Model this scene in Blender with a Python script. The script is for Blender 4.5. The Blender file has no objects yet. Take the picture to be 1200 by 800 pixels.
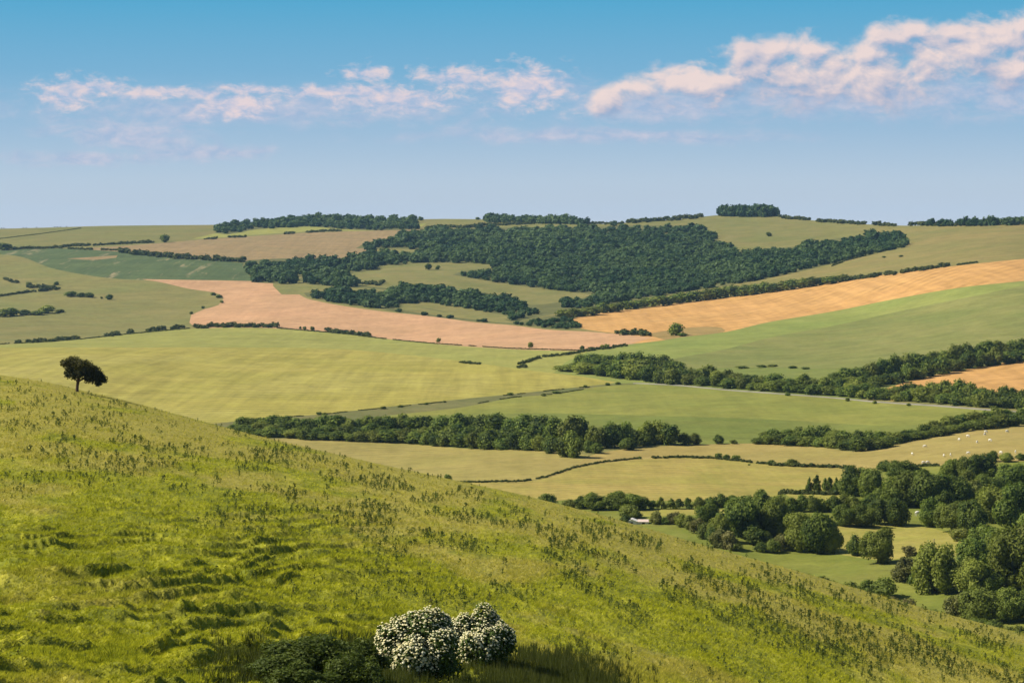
import bpy, math, random
import numpy as np
from mathutils import Vector, geometry as mgeo

rng = np.random.default_rng(7)
random.seed(7)
sc = bpy.context.scene
COL = sc.collection
F = 2823.0                       # focal length in pixels of the 1200 px wide frame
CZ = 100.0                       # eye height above the datum
PITCH = math.atan((400 - 268) / F)
cp, sp = math.cos(PITCH), math.sin(PITCH)

# ------------------------------------------------------------------ maths
def ray_xz(u, v):
    """per unit of forward distance y: lateral x and height z of a sight line"""
    a = (np.asarray(u, float) - 600.0)
    b = -(np.asarray(v, float) - 400.0)
    y = F * cp + b * sp
    return a / y, (-F * sp + b * cp) / y

def pchip(xk, yk, x):
    xk = np.asarray(xk, float); yk = np.asarray(yk, float); x = np.asarray(x, float)
    h = np.diff(xk); dl = np.diff(yk) / h
    m = np.zeros_like(yk)
    m[0], m[-1] = dl[0], dl[-1]
    for i in range(1, len(xk) - 1):
        if dl[i-1] * dl[i] > 0:
            w1, w2 = 2*h[i] + h[i-1], h[i] + 2*h[i-1]
            m[i] = (w1 + w2) / (w1 / dl[i-1] + w2 / dl[i])
    i = np.clip(np.searchsorted(xk, x) - 1, 0, len(xk) - 2)
    t = (x - xk[i]) / h[i]
    t2, t3 = t*t, t*t*t
    r = (2*t3-3*t2+1)*yk[i] + (t3-2*t2+t)*h[i]*m[i] + (-2*t3+3*t2)*yk[i+1] + (t3-t2)*h[i]*m[i+1]
    lo = x < xk[0]; hi = x > xk[-1]
    r = np.where(lo, yk[0] + (x - xk[0]) * m[0], r)
    r = np.where(hi, yk[-1] + (x - xk[-1]) * m[-1], r)
    return r

_perm = np.random.default_rng(3).random((256, 256))
def vnoise(x, y):
    x = np.asarray(x, float); y = np.asarray(y, float)
    xi = np.floor(x).astype(int); yi = np.floor(y).astype(int)
    fx = x - xi; fy = y - yi
    fx = fx*fx*(3-2*fx); fy = fy*fy*(3-2*fy)
    g = lambda a, b: _perm[a & 255, b & 255]
    return (g(xi, yi)*(1-fx) + g(xi+1, yi)*fx)*(1-fy) + (g(xi, yi+1)*(1-fx) + g(xi+1, yi+1)*fx)*fy
def fbm(x, y, o=4):
    s = 0; a = .5; n = 0
    for k in range(o):
        s = s + a*vnoise(x*2**k + 17.3*k, y*2**k + 9.1*k); n += a; a *= .5
    return s/n

# ------------------------------------------------------------------ the lie of the land beyond the near hill
COLS = [
 (-500, [(235,5200),(268,3900),(295,3200),(320,2850),(350,2520),(385,2150),(400,1850),(410,1600),(450,1270),(490,1090),(560,830),(640,640),(800,450),(1000,330)]),
 (0,    [(235,5000),(268,3800),(295,3100),(320,2750),(350,2450),(385,2120),(400,1850),(410,1560),(450,1250),(490,1080),(560,825),(640,640),(800,450),(1000,330)]),
 (450,  [(235,4700),(257,4000),(270,3600),(290,3150),(310,2850),(340,2500),(365,2250),(395,1950),(415,1600),(440,1350),(490,1090),(520,960),(600,715),(700,545),(800,445),(1000,330)]),
 (700,  [(235,4300),(262,3550),(300,2900),(350,2350),(370,2100),(392,1800),(410,1600),(450,1280),(480,1085),(520,930),(545,845),(600,690),(700,540),(800,440),(1000,330)]),
 (950,  [(235,3900),(262,3300),(300,2650),(330,2250),(365,1900),(395,1600),(432,1350),(450,1250),(480,1085),(525,890),(550,810),(600,690),(650,605),(700,540),(800,440),(1000,330)]),
 (1200, [(235,3300),(262,2700),(305,2050),(335,1750),(380,1500),(420,1300),(450,1160),(480,1020),(500,920),(540,790),(600,670),(640,610),(700,525),(800,430),(1000,325)]),
 (1700, [(235,3000),(262,2500),(305,1900),(335,1650),(380,1420),(420,1240),(450,1110),(480,985),(500,895),(540,775),(600,660),(640,600),(700,520),(800,428),(1000,325)]),
]
VG = np.linspace(230, 1000, 386)
TAB = np.array([pchip([k[0] for k in c], [math.log(k[1]) for k in c], VG) for _, c in COLS])
UG = np.linspace(-500, 1700, 221)
TAB2 = np.array([pchip([c[0] for c in COLS], TAB[:, j], UG) for j in range(len(VG))])    # [v][u]
def depth(u, v):
    u = np.asarray(u, float); v = np.asarray(v, float)
    fu = np.clip((u - UG[0]) / (UG[1]-UG[0]), 0, len(UG)-1.001); fv = np.clip((v - VG[0]) / (VG[1]-VG[0]), 0, len(VG)-1.001)
    i = fu.astype(int); j = fv.astype(int); a = fu - i; b = fv - j
    a = a; T = TAB2
    r = (T[j, i]*(1-a) + T[j, i+1]*a)*(1-b) + (T[j+1, i]*(1-a) + T[j+1, i+1]*a)*b
    und = 0.007*(np.sin(u/83.0 + v/19.0) + np.sin(u/131.0 - v/27.0 + 1.7) + .6*np.sin(u/47.0 + v/13.0 + .6)) * np.clip((v-262)/60, .15, 1)
    return np.exp(r + und)
def land(u, v):
    Y = depth(u, v); a, b = ray_xz(u, v)
    return np.stack([a*Y, Y, CZ + b*Y], -1)
def horizon(u):
    return pchip([-500,-60,0,60,130,190,255,285,350,430,490,520,560,600,650,700,740,800,850,900,930,1000,1062,1100,1200,1300,1700],
                 [270,268.6,268,266.6,264.6,264,263.4,262,259,257,257,256.6,257,259,261.5,262.5,260.5,256.5,252,252.5,256,262,264.4,264,262,260,256], u)

# ------------------------------------------------------------------ the near hill
SIL_U = [-600,-120,0,60,95,150,250,350,450,600,700,800,900,1000,1100,1200,1320,1800]
SIL_V = [330,424,439,449,457,470,497,522,545,577,602,631,659,688,717,742,770,860]
def hill_sil(u): return pchip(SIL_U, SIL_V, u)
def hill_Ys(u): return pchip([-600,0,300,600,900,1200,1800],[360,330,300,272,255,246,240], u)
def hill_a(u):
    vs = hill_sil(u); ys = hill_Ys(u)
    yb = pchip([-600,0,300,600,900,1200,1800],[58,74,90,110,140,172,220], u)      # distance at which row 800 lies
    return np.maximum(800 - vs, 40) / (ys - np.minimum(yb, ys-70))**2
def hill_v(u, Y): return hill_sil(u) + hill_a(u) * (hill_Ys(u) - Y)**2
def hill_Y(u, v):
    t = np.maximum(np.asarray(v, float) - hill_sil(u), 0)
    return hill_Ys(u) - np.sqrt(t / hill_a(u))
def hill_bump(x, y, u, v):
    """tussocks, sheep tracks and hummocks, metres"""
    near = np.clip(1.25 - (y-60)/115.0, 0.16, 1.0)
    left = np.clip((560 - u)/260.0, 0, 1)*np.clip((v-570)/90.0, 0, 1)
    b = (fbm(x/0.9 + 3, y/2.4, 3) - .5) * 0.5 * near
    ph = (y - 2.2*x)/6.6 + 1.9*fbm(x/6.0 + 2, y/16.0, 2)
    fr = ph - np.floor(ph)
    step = np.where(fr < .13, fr/.13, 1-(fr-.13)/.87)               # short steep lip, long tread: sheep terraces
    step = step*np.clip(fbm(x/3.5 + 60, y/9.0, 2)*2.6-.55, 0, 1)
    b += (step*.62 + (fbm(x/1.9 + .15*y + 5, y/3.6, 3)-.5)*1.0)*left
    b += (fbm(x/11.0, y/16.0, 3) - .5) * 0.9 * np.clip(near*1.3, 0, 1)
    return b
def hill_pt(u, v, bump=True):
    Y = hill_Y(u, v); a, b = ray_xz(u, v)
    x = a*Y; z = CZ + b*Y
    if bump: z = z + hill_bump(x, Y, u, v)
    return np.stack([x, Y, z], -1)

# ------------------------------------------------------------------ object helpers
def tag(o, label=None, cat=None, group=None, kind=None):
    if label: o['label'] = label
    if cat: o['category'] = cat
    if group: o['group'] = group
    if kind: o['kind'] = kind
    return o
def link(o, parent=None):
    COL.objects.link(o)
    if parent: o.parent = parent
    return o
def npmesh(name, V, faces, mat, smooth=False, attrs=None, normals=None):
    """V (n,3); faces: list of arrays (k, nverts)"""
    me = bpy.data.meshes.new(name)
    V = np.asarray(V, np.float32)
    if not isinstance(faces, (list, tuple)): faces = [faces]
    faces = [np.asarray(f, np.int32) for f in faces if len(f)]
    me.vertices.add(len(V)); me.vertices.foreach_set('co', V.ravel())
    li = np.concatenate([f.ravel() for f in faces])
    ln = np.concatenate([np.full(len(f), f.shape[1], np.int32) for f in faces])
    me.loops.add(len(li)); me.loops.foreach_set('vertex_index', li)
    me.polygons.add(len(ln))
    st = np.concatenate([[0], np.cumsum(ln)[:-1]]).astype(np.int32)
    me.polygons.foreach_set('loop_start', st)
    me.update(calc_edges=True)
    me.polygons.foreach_set('use_smooth', np.full(len(ln), smooth))
    for k, a in (attrs or {}).items():
        at = me.attributes.new(k, 'FLOAT', 'POINT'); at.data.foreach_set('value', np.asarray(a, np.float32))
    if mat: me.materials.append(mat)
    me.validate()
    if normals is not None: me.normals_split_custom_set_from_vertices(np.asarray(normals, float).tolist())
    return me
def obj(name, me, parent=None, **k):
    o = bpy.data.objects.new(name, me); link(o, parent); tag(o, **k); return o
def empty(name, loc, **k):
    o = bpy.data.objects.new(name, None); o.empty_display_size = .5; o.location = loc; link(o); tag(o, **k); return o

# ------------------------------------------------------------------ materials
def new_mat(name):
    m = bpy.data.materials.new(name); m.use_nodes = True
    nt = m.node_tree; nt.nodes.clear()
    return m, nt
class G:
    """tiny node-graph writer"""
    def __init__(s, nt): s.nt = nt
    def n(s, t, **k):
        x = s.nt.nodes.new(t)
        for a, b in k.items(): setattr(x, a, b)
        return x
    def put(s, sock, val):
        if isinstance(val, bpy.types.NodeSocket): s.nt.links.new(val, sock)
        elif val is not None: sock.default_value = val
    def math(s, op, a, b=None, c=None, clamp=False):
        x = s.n('ShaderNodeMath', operation=op, use_clamp=clamp)
        s.put(x.inputs[0], a); s.put(x.inputs[1], b); s.put(x.inputs[2], c); return x.outputs[0]
    def vmath(s, op, a, b=None, c=None):
        x = s.n('ShaderNodeVectorMath', operation=op)
        s.put(x.inputs[0], a); s.put(x.inputs[1], b)
        if c is not None: s.put(x.inputs[2], c)
        return x.outputs['Value'] if op in ('LENGTH', 'DOT_PRODUCT') else x.outputs[0]
    def mix(s, f, a, b):
        x = s.n('ShaderNodeMix', data_type='RGBA'); s.put(x.inputs[0], f)
        s.put(x.inputs[6], a if isinstance(a, bpy.types.NodeSocket) else (*a, 1)); s.put(x.inputs[7], b if isinstance(b, bpy.types.NodeSocket) else (*b, 1)); return x.outputs[2]
    def noise(s, vec, scale, detail=3, rough=.55, dist=0):
        x = s.n('ShaderNodeTexNoise'); s.put(x.inputs['Vector'], vec); x.inputs['Scale'].default_value = scale
        x.inputs['Detail'].default_value = detail; x.inputs['Roughness'].default_value = rough; x.inputs['Distortion'].default_value = dist
        return x.outputs[0]
    def mapping(s, vec, scale=(1,1,1), rot=(0,0,0), loc=(0,0,0)):
        x = s.n('ShaderNodeMapping'); s.put(x.inputs[0], vec); x.inputs['Location'].default_value = loc
        x.inputs['Rotation'].default_value = rot; x.inputs['Scale'].default_value = scale; return x.outputs[0]
    def rng(s, v, a, b, c=0., d=1., smooth=False):
        x = s.n('ShaderNodeMapRange'); x.interpolation_type = 'SMOOTHSTEP' if smooth else 'LINEAR'
        s.put(x.inputs[0], v)
        for i, q in enumerate((a, b, c, d)): x.inputs[i+1].default_value = q
        return x.outputs[0]
    def attr(s, name):
        x = s.n('ShaderNodeAttribute'); x.attribute_name = name; return x.outputs['Fac']

def field_mat(name, c1, c2, rows=None, row_amt=.12, patch=70., fine=5., c3=None, amt3=.5, scale3=160., streak=None, bump=.25):
    """crop or grass seen from afar: two tones in patches, fine mottling, optional drilling rows (direction, spacing)"""
    m, nt = new_mat(name); g = G(nt)
    pos = g.n('ShaderNodeNewGeometry').outputs['Position']
    big = g.noise(pos, 1/patch, 4, .6, .6)
    col = g.mix(g.rng(big, .36, .64), c1, c2)
    if c3:
        q = g.noise(g.mapping(pos, (1, .55, 1), (0, 0, .5), (300, 70, 0)), 1/scale3, 5, .65, 1.2)
        col = g.mix(g.rng(q, .5, .5+.16/amt3*amt3, 0, amt3), col, c3)
    if streak:                      # bare / pale streaks: (colour, rotation, threshold)
        q = g.noise(g.mapping(pos, (.06, .006, .02), (0, 0, streak[1])), 1, 5, .7, .3)
        col = g.mix(g.rng(q, streak[2], streak[2]+.09, 0, .8), col, streak[0])
    f1 = g.noise(pos, 1/fine, 3, .7)
    f2 = g.noise(pos, 1/(fine*5), 4, .6)
    k = g.math('ADD', g.rng(f1, .25, .75, -.16, .16), g.rng(f2, .3, .7, -.13, .13))
    if rows:
        rot, sp_ = rows
        w = g.n('ShaderNodeTexWave', wave_type='BANDS', bands_direction='X', wave_profile='SIN')
        g.put(w.inputs['Vector'], g.mapping(pos, (1,1,1), (0, 0, rot))); w.inputs['Scale'].default_value = .314/sp_*1.0
        w.inputs['Distortion'].default_value = 1.1; w.inputs['Detail'].default_value = 3; w.inputs['Detail Scale'].default_value = .06
        brk = g.rng(g.noise(pos, 1/45., 3), .4, .65)
        k = g.math('ADD', k, g.math('MULTIPLY', g.rng(w.outputs['Fac'], 0, 1, -row_amt, row_amt), brk))
        st = g.noise(g.mapping(pos, (1/(sp_*.6), 1/(sp_*14), 1/30.), (0, 0, rot)), 1, 3, .6)
        k = g.math('ADD', k, g.rng(st, .3, .7, -row_amt*.9, row_amt*.9))
    k = g.math('ADD', k, 1.0)
    vs = g.n('ShaderNodeVectorMath', operation='SCALE'); g.put(vs.inputs[0], col); g.put(vs.inputs['Scale'], k)
    bs = g.n('ShaderNodeBsdfPrincipled'); g.put(bs.inputs['Base Color'], vs.outputs[0])
    bs.inputs['Roughness'].default_value = .95; bs.inputs['Specular IOR Level'].default_value = .08
    bp = g.n('ShaderNodeBump'); bp.inputs['Strength'].default_value = bump; bp.inputs['Distance'].default_value = .6
    g.put(bp.inputs['Height'], g.math('ADD', f1, g.math('MULTIPLY', f2, 2.5))); g.put(bs.inputs['Normal'], bp.outputs[0])
    o = g.n('ShaderNodeOutputMaterial'); g.put(o.inputs[0], bs.outputs[0])
    return m

def leaf_mat(name, c1, c2, c3=None, transl=.25, objvar=True, tcol=None):
    m, nt = new_mat(name); g = G(nt)
    tint = g.attr('tint')
    col = g.mix(tint, c1, c2)
    if objvar:
        r = g.n('ShaderNodeObjectInfo').outputs['Random']
        if c3: col = g.mix(g.rng(r, .45, 1., 0, .85), col, c3)
        vs = g.n('ShaderNodeVectorMath', operation='SCALE'); g.put(vs.inputs[0], col)
        r2 = g.math('FRACT', g.math('MULTIPLY', r, 7.31))
        g.put(vs.inputs['Scale'], g.rng(r2, 0, 1, .72, 1.3)); col = vs.outputs[0]
    d = g.n('ShaderNodeBsdfPrincipled'); g.put(d.inputs['Base Color'], col); d.inputs['Roughness'].default_value = .6
    d.inputs['Specular IOR Level'].default_value = .12
    t = g.n('ShaderNodeBsdfTranslucent')
    vs = g.n('ShaderNodeVectorMath', operation='MULTIPLY'); g.put(vs.inputs[0], col); vs.inputs[1].default_value = tcol or (1.5, 1.6, .7); g.put(t.inputs[0], vs.outputs[0])
    mx = g.n('ShaderNodeMixShader'); mx.inputs[0].default_value = transl; g.put(mx.inputs[1], d.outputs[0]); g.put(mx.inputs[2], t.outputs[0])
    o = g.n('ShaderNodeOutputMaterial'); g.put(o.inputs[0], mx.outputs[0])
    return m
def plain_mat(name, c1, c2, scale=3., rough=.85):
    m, nt = new_mat(name); g = G(nt)
    pos = g.n('ShaderNodeTexCoord').outputs['Object']
    q = g.noise(pos, scale, 5, .65)
    bs = g.n('ShaderNodeBsdfPrincipled'); g.put(bs.inputs['Base Color'], g.mix(g.rng(q, .35, .65), c1, c2)); bs.inputs['Roughness'].default_value = rough
    bp = g.n('ShaderNodeBump'); bp.inputs['Strength'].default_value = .4; bp.inputs['Distance'].default_value = .05; g.put(bp.inputs['Height'], q); g.put(bs.inputs['Normal'], bp.outputs[0])
    o = g.n('ShaderNodeOutputMaterial'); g.put(o.inputs[0], bs.outputs[0])
    return m

M = {}
M['downland']  = field_mat('downland_grass', (0.186,0.172,0.053), (0.234,0.189,0.066), c3=(0.147,0.155,0.047), patch=90, fine=4)
M['olive_top'] = field_mat('olive_grass', (0.160,0.164,0.048), (0.199,0.181,0.059), c3=(0.225,0.176,0.066), patch=120, fine=5)
M['left_past'] = field_mat('left_pasture', (0.177,0.172,0.055), (0.216,0.189,0.064), c3=(0.164,0.185,0.055), patch=80, fine=4)
M['fallow']    = field_mat('fallow_soil', (0.260,0.189,0.090), (0.294,0.206,0.098), rows=(1.25, 9), c3=(0.221,0.181,0.078), patch=100)
M['beet']      = field_mat('dark_crop', (0.074,0.105,0.041), (0.095,0.126,0.047), rows=(.9, 8), patch=60, streak=((0.294,0.244,0.133), 1.1, .57))
M['stubble']   = field_mat('salmon_stubble', (.46,.275,.15), (.43,.262,.138), rows=(.75, 10), row_amt=.05, c3=(0.519,0.294,0.156), patch=110, fine=6)
M['yellow']    = field_mat('ripening_barley', (0.324,0.281,0.066), (0.286,0.260,0.056), rows=(1.35, 11), row_amt=.15, c3=(0.36,0.319,0.094), patch=70, fine=5)
M['yellow_far']= field_mat('green_barley', (0.247,0.252,0.062), (0.277,0.269,0.070), rows=(1.1, 10), row_amt=.08, patch=60)
M['bank']      = field_mat('bank_grass', (0.130,0.139,0.047), (0.173,0.160,0.059), c3=(0.104,0.126,0.039), patch=25, fine=3)
M['mid_green'] = field_mat('meadow_green', (0.186,0.202,0.043), (0.229,0.227,0.051), rows=(1.55, 9), row_amt=.07, patch=50, fine=3)
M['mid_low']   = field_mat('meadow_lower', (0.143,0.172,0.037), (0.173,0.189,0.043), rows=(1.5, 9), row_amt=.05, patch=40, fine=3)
M['bright']    = field_mat('bright_grass', (.188,.228,.055), (.222,.245,.064), patch=80, fine=5, c3=(0.260,0.260,0.070))
M['hill_olive']= field_mat('hill_olive', (0.160,0.181,0.051), (0.199,0.202,0.061), patch=60, fine=3.5, c3=(0.242,0.227,0.078), scale3=90)
M['hill_low']  = field_mat('hill_lower', (0.147,0.181,0.043), (0.177,0.197,0.051), patch=40, fine=3)
M['orange']    = field_mat('orange_wheat', (.50,.283,.100), (.44,.25,.082), rows=(.5, 13), row_amt=.13, c3=(0.519,0.311,0.117), patch=45, fine=5)
M['brown_pat'] = field_mat('rough_patch', (0.260,0.189,0.066), (0.303,0.210,0.078), patch=15, fine=3)
M['tan_green'] = field_mat('hay_field', (0.277,0.239,0.069), (0.303,0.248,0.078), rows=(1.2, 8), row_amt=.07, c3=(0.242,0.260,0.055), patch=50)
M['tan']       = field_mat('dry_pasture', (0.303,0.239,0.074), (0.329,0.252,0.086), c3=(0.251,0.223,0.062), patch=40, fine=2.5)
M['hay']       = field_mat('mown_hay', (0.281,0.248,0.059), (0.320,0.252,0.072), rows=(1.45, 7), row_amt=.09, c3=(0.216,0.231,0.043), patch=45, fine=3, scale3=70)
M['valley']    = field_mat('valley_grass', (0.143,0.168,0.028), (0.186,0.197,0.037), c3=(0.216,0.206,0.051), patch=25, fine=1.6, scale3=50)
M['valley_tan']= field_mat('valley_dry', (0.311,0.269,0.070), (0.268,0.252,0.055), patch=18, fine=1.6)
M['clearing']  = field_mat('clearing_grass', (0.173,0.172,0.053), (0.216,0.189,0.066), c3=(0.143,0.160,0.047), patch=50, fine=4)
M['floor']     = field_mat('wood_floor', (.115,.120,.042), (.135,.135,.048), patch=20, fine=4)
M['road']      = field_mat('pale_road', (0.252,0.238,0.201), (0.297,0.274,0.228), patch=10, fine=2)
M['track']     = field_mat('chalk_track', (0.138,0.118,0.055), (0.173,0.134,0.062), patch=8, fine=2)
M['oak']   = leaf_mat('broadleaf', (.028,.058,.010), (.170,.215,.033), (.175,.195,.033))
M['far']   = leaf_mat('far_wood_leaves', (.022,.058,.018), (.090,.140,.044), objvar=False, transl=.2)
M['lime']  = leaf_mat('light_leaves', (.095,.14,.022), (.20,.24,.042), (.20,.19,.05))
M['hedge'] = leaf_mat('hedge_leaves', (.040,.062,.015), (.105,.118,.028), objvar=False)
M['brush'] = leaf_mat('dull_shrub', (.075,.085,.025), (.17,.17,.05), (.19,.17,.06))
M['haw']   = leaf_mat('hawthorn_leaves', (.020,.024,.006), (.085,.080,.018), objvar=False, transl=.12)
M['elder'] = leaf_mat('elder_leaves', (.035,.065,.012), (.085,.13,.022), objvar=False)
M['bramble']= leaf_mat('bramble_leaves', (.045,.070,.014), (.115,.145,.028), objvar=False)
M['weed']  = leaf_mat('weed_leaves', (.036,.058,.012), (.115,.14,.028), (.12,.12,.03), transl=.3)
M['blossom']= leaf_mat('elder_blossom', (.80,.72,.36), (.88,.85,.60), objvar=False, transl=.2, tcol=(1, .95, .6))
M['bark']  = plain_mat('bark', (.06,.045,.03), (.11,.085,.06), 4)
M['darkbark']  = plain_mat('hawthorn_bark', (.05,.025,.015), (.09,.05,.03), 4)
M['lime_wall']= plain_mat('limewashed_wall', (.70,.68,.62), (.80,.78,.73), 1.2)
M['roof_sheet']= plain_mat('pale_roof_sheet', (.55,.42,.35), (.66,.55,.48), 1.0)
M['dark_gap']= plain_mat('dark_door_boards', (.05,.045,.04), (.08,.07,.06), 2)
M['fleece']= plain_mat('sheep_fleece', (.72,.69,.60), (.80,.77,.70), 4)
M['cowhide']= plain_mat('cow_hide', (.03,.02,.015), (.05,.035,.025), 4)
M['wood']= plain_mat('weathered_wood', (.16,.13,.10), (.24,.20,.16), 4)

# ------------------------------------------------------------------ fields, traced as outlines on the land
FIELDS = []       # (name, label, material, polygon) painted in order: the later ones lie inside or over the earlier
def fld(name, label, mat, pts): FIELDS.append((name, label, mat, pts))
TOP = 150
fld('pasture', 'olive green pasture on the far slope below the skyline', 'left_past', [(-300,TOP),(520,TOP),(520,430),(-300,430)])
fld('downland', 'dry olive brown downland around and above the big wood', 'downland', [(480,TOP),(1500,TOP),(1500,420),(480,420)])
fld('hilltop_grass', 'smooth green brown grass on the skyline hilltop above the big wood', 'olive_top', [(480,TOP),(1010,TOP),(1030,285),(860,300),(700,270),(540,268),(480,272)])
fld('hilltop_field', 'green skyline field above the long hedge at far end', 'olive_top', [(-300,TOP),(258,TOP),(257,264),(250,275),(225,281),(180,284.5),(60,290.5),(0,292),(-300,296)])
fld('grass_strip', 'thin bright green strip between hanging wood and brown field', 'yellow_far', [(225,280),(250,274),(300,268),(360,262),(500,262),(490,268),(420,270.5),(380,270),(340,272.5),(300,275),(250,279)])
fld('fallow_field', 'brown fallow field below the skyline wood', 'fallow', [(80,291.6),(130,289),(185,285),(245,280),(300,276.5),(340,274),(400,271.5),(500,269),(520,272),(440,291),(400,302),(300,306),(240,303),(200,300),(150,296),(110,293)])
fld('crop_field', 'dark green crop field with pale bare streaks', 'beet', [(-300,298),(-60,294),(0,293),(60,291),(110,293),(140,295),(200,300),(260,306),(285,308),(298,331),(260,330),(200,328.5),(140,327),(100,322),(60,314),(20,300),(-60,297),(-300,300)])
fld('bare_patch', 'small bare brown patch inside the dark green crop', 'fallow', [(78,303),(110,301),(138,299),(136,302),(110,304.5)])
fld('stubble_field', 'long salmon pink stubble field curving across the valley', 'stubble', [(165,327),(220,328),(280,329),(330,331),(343,336),(352,346),(360,350),(400,358),(450,365),(500,370),(560,378),(600,381),(640,386),(690,388.5),(720,391),(765,395),(800,397),(740,404),(680,411),(600,410),(550,408),(500,404),(450,399),(400,392),(340,387),(300,386),(235,387),(222,378),(224,369),(240,362),(256,357.5),(262,350),(258,345),(250,342.5),(220,338),(190,331)])
fld('orange_field', 'orange ripe wheat field rising to the downland skyline', 'orange', [(652,375.5),(676,372),(700,367.5),(775,357.5),(850,348.5),(900,342.5),(975,331),(1037,322),(1125,311),(1200,303.5),(1500,280),(1500,300),(1200,340),(1000,375),(860,400),(800,403),(740,402),(765,395.5),(700,388),(680,384.5)])
fld('rough_patch', 'rough brown unharvested patch at foot of the orange field', 'brown_pat', [(758,391.5),(790,386),(820,383),(845,383.6),(850,387),(840,396),(785,399)])
fld('green_slope', 'bright green grass strip along the foot of the orange field', 'bright', [(600,440),(640,425),(695,411),(725,405),(775,399),(800,395),(850,389),(900,377.5),(975,365),(1050,350),(1125,337),(1200,329),(1500,295),(1500,440),(600,470)])
fld('grazing_slope', 'wide olive green grazing slope above the long tree belt', 'hill_olive', [(775,427),(787,421),(850,409),(900,396),(975,382),(1075,360),(1150,345),(1200,335),(1500,302),(1500,460),(760,460)])
fld('lower_slope', 'darker green foot of the grazing slope behind the belt', 'hill_low', [(760,434),(850,431),(900,430.5),(967,432),(1010,430),(1010,470),(760,470)])
fld('lower_orange_field', 'small orange wheat field between two tree belts', 'orange', [(1020,462),(1041,454),(1087,441),(1125,434),(1175,425),(1200,422),(1500,395),(1500,470),(1050,470)])
fld('far_barley', 'greener far strip of the yellow barley field beyond its crest', 'yellow_far', [(-300,418),(-60,407),(0,404),(100,396.5),(150,391),(222,385),(300,384),(340,386),(400,391),(500,402),(600,409),(690,411.5),(655,430),(640,455),(-300,460)])
fld('barley_field', 'large smooth yellow green barley field across the valley', 'yellow', [(-300,420),(-60,408),(0,407.3),(160,407),(300,407),(400,409),(470,415),(540,423),(600,431),(630,435),(675,440),(700,444),(722,447.5),(712,451),(675,455),(625,460),(600,462),(550,467),(450,477.5),(373,486),(300,491),(250,496),(0,520),(-300,560)])
fld('bank', 'dark grassy bank along the edge of the yellow field', 'bank', [(-300,565),(100,520),(250,497),(300,490.5),(373,485.5),(450,477),(550,466.5),(600,461.5),(650,456.5),(712,450),(745,449),(745,451),(700,453.5),(650,462),(600,466),(567,473),(530,479),(450,488),(400,500),(300,520),(-300,640)])
fld('meadow', 'long mid green meadow between two tree belts', 'mid_green', [(380,500),(450,487.5),(530,478.6),(567,472.5),(600,465.6),(650,461.6),(700,453.3),(740,450.6),(800,453),(900,461),(1000,468),(1150,480),(1300,492),(1300,520),(870,522),(700,520),(560,525),(380,525)])
fld('lower_meadow', 'darker green lower strip of the long meadow', 'mid_low', [(470,489),(600,484),(750,486.5),(900,491),(1000,497),(1060,499),(1075,497),(1075,520),(870,523),(700,521),(560,526),(470,520)])
fld('road', 'thin pale lane running below the tree belt', 'road', [(742,448.4),(760,448.9),(800,451.2),(850,456),(900,459.6),(975,465.2),(1025,469.8),(1100,474.6),(1150,478.6),(1300,489),(1300,490.8),(1150,480.2),(1100,476.2),(1025,471.2),(975,466.4),(900,460.8),(850,457.2),(800,452.4),(760,450),(742,449.4)])
fld('hay_field', 'greenish tan hay field below the dark tree belt', 'tan_green', [(100,530),(347,513),(450,517.5),(550,525.5),(640,528),(690,533),(682,540),(675,547),(650,556),(610,564.5),(540,566),(480,590),(100,640)])
fld('sheep_pasture', 'dry tan sheep pasture sloping up below the tree belt', 'tan', [(640,557),(676,546.5),(684,538),(700,531),(750,524.5),(825,520.5),(900,519.5),(962,524),(1000,529),(1025,526),(1075,515),(1125,505),(1200,497),(1400,480),(1400,530),(1200,541),(1150,543),(1100,546),(1010,552),(990,553),(640,566)])
fld('mown_field', 'rounded yellow green mown field above the farm shed', 'hay', [(450,600),(545,566.5),(610,564.5),(650,557.5),(675,548),(725,540.5),(775,536.3),(837,536.3),(900,542.8),(995,548),(1030,552),(1030,590),(870,590),(850,588),(700,588),(640,594),(560,620)])
fld('valley_pasture', 'bright green valley floor pasture beside the near hill', 'valley', [(-300,640),(300,560),(560,612),(640,588),(700,585.5),(860,587),(905,582),(925,575),(1010,575),(1010,552),(1090,546),(1200,540),(1400,530),(1400,1000),(-300,1000)])
fld('dry_strip', 'narrow pale strip of dry grass behind the farm shed', 'valley_tan', [(735,597.6),(780,596.8),(864,597),(862,601),(800,603.5),(745,604)])
fld('dry_meadow', 'curved dry golden meadow enclosed by valley trees', 'valley_tan', [(972,614),(1000,613),(1085,617.5),(1115,626),(1134,640),(1124,651),(1100,648),(1065,652),(1035,656),(975,648)])
fld('orchard_grass', 'small yellow green glade among the valley trees', 'valley_tan', [(920,578),(985,577),(985,586),(930,587)])
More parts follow.
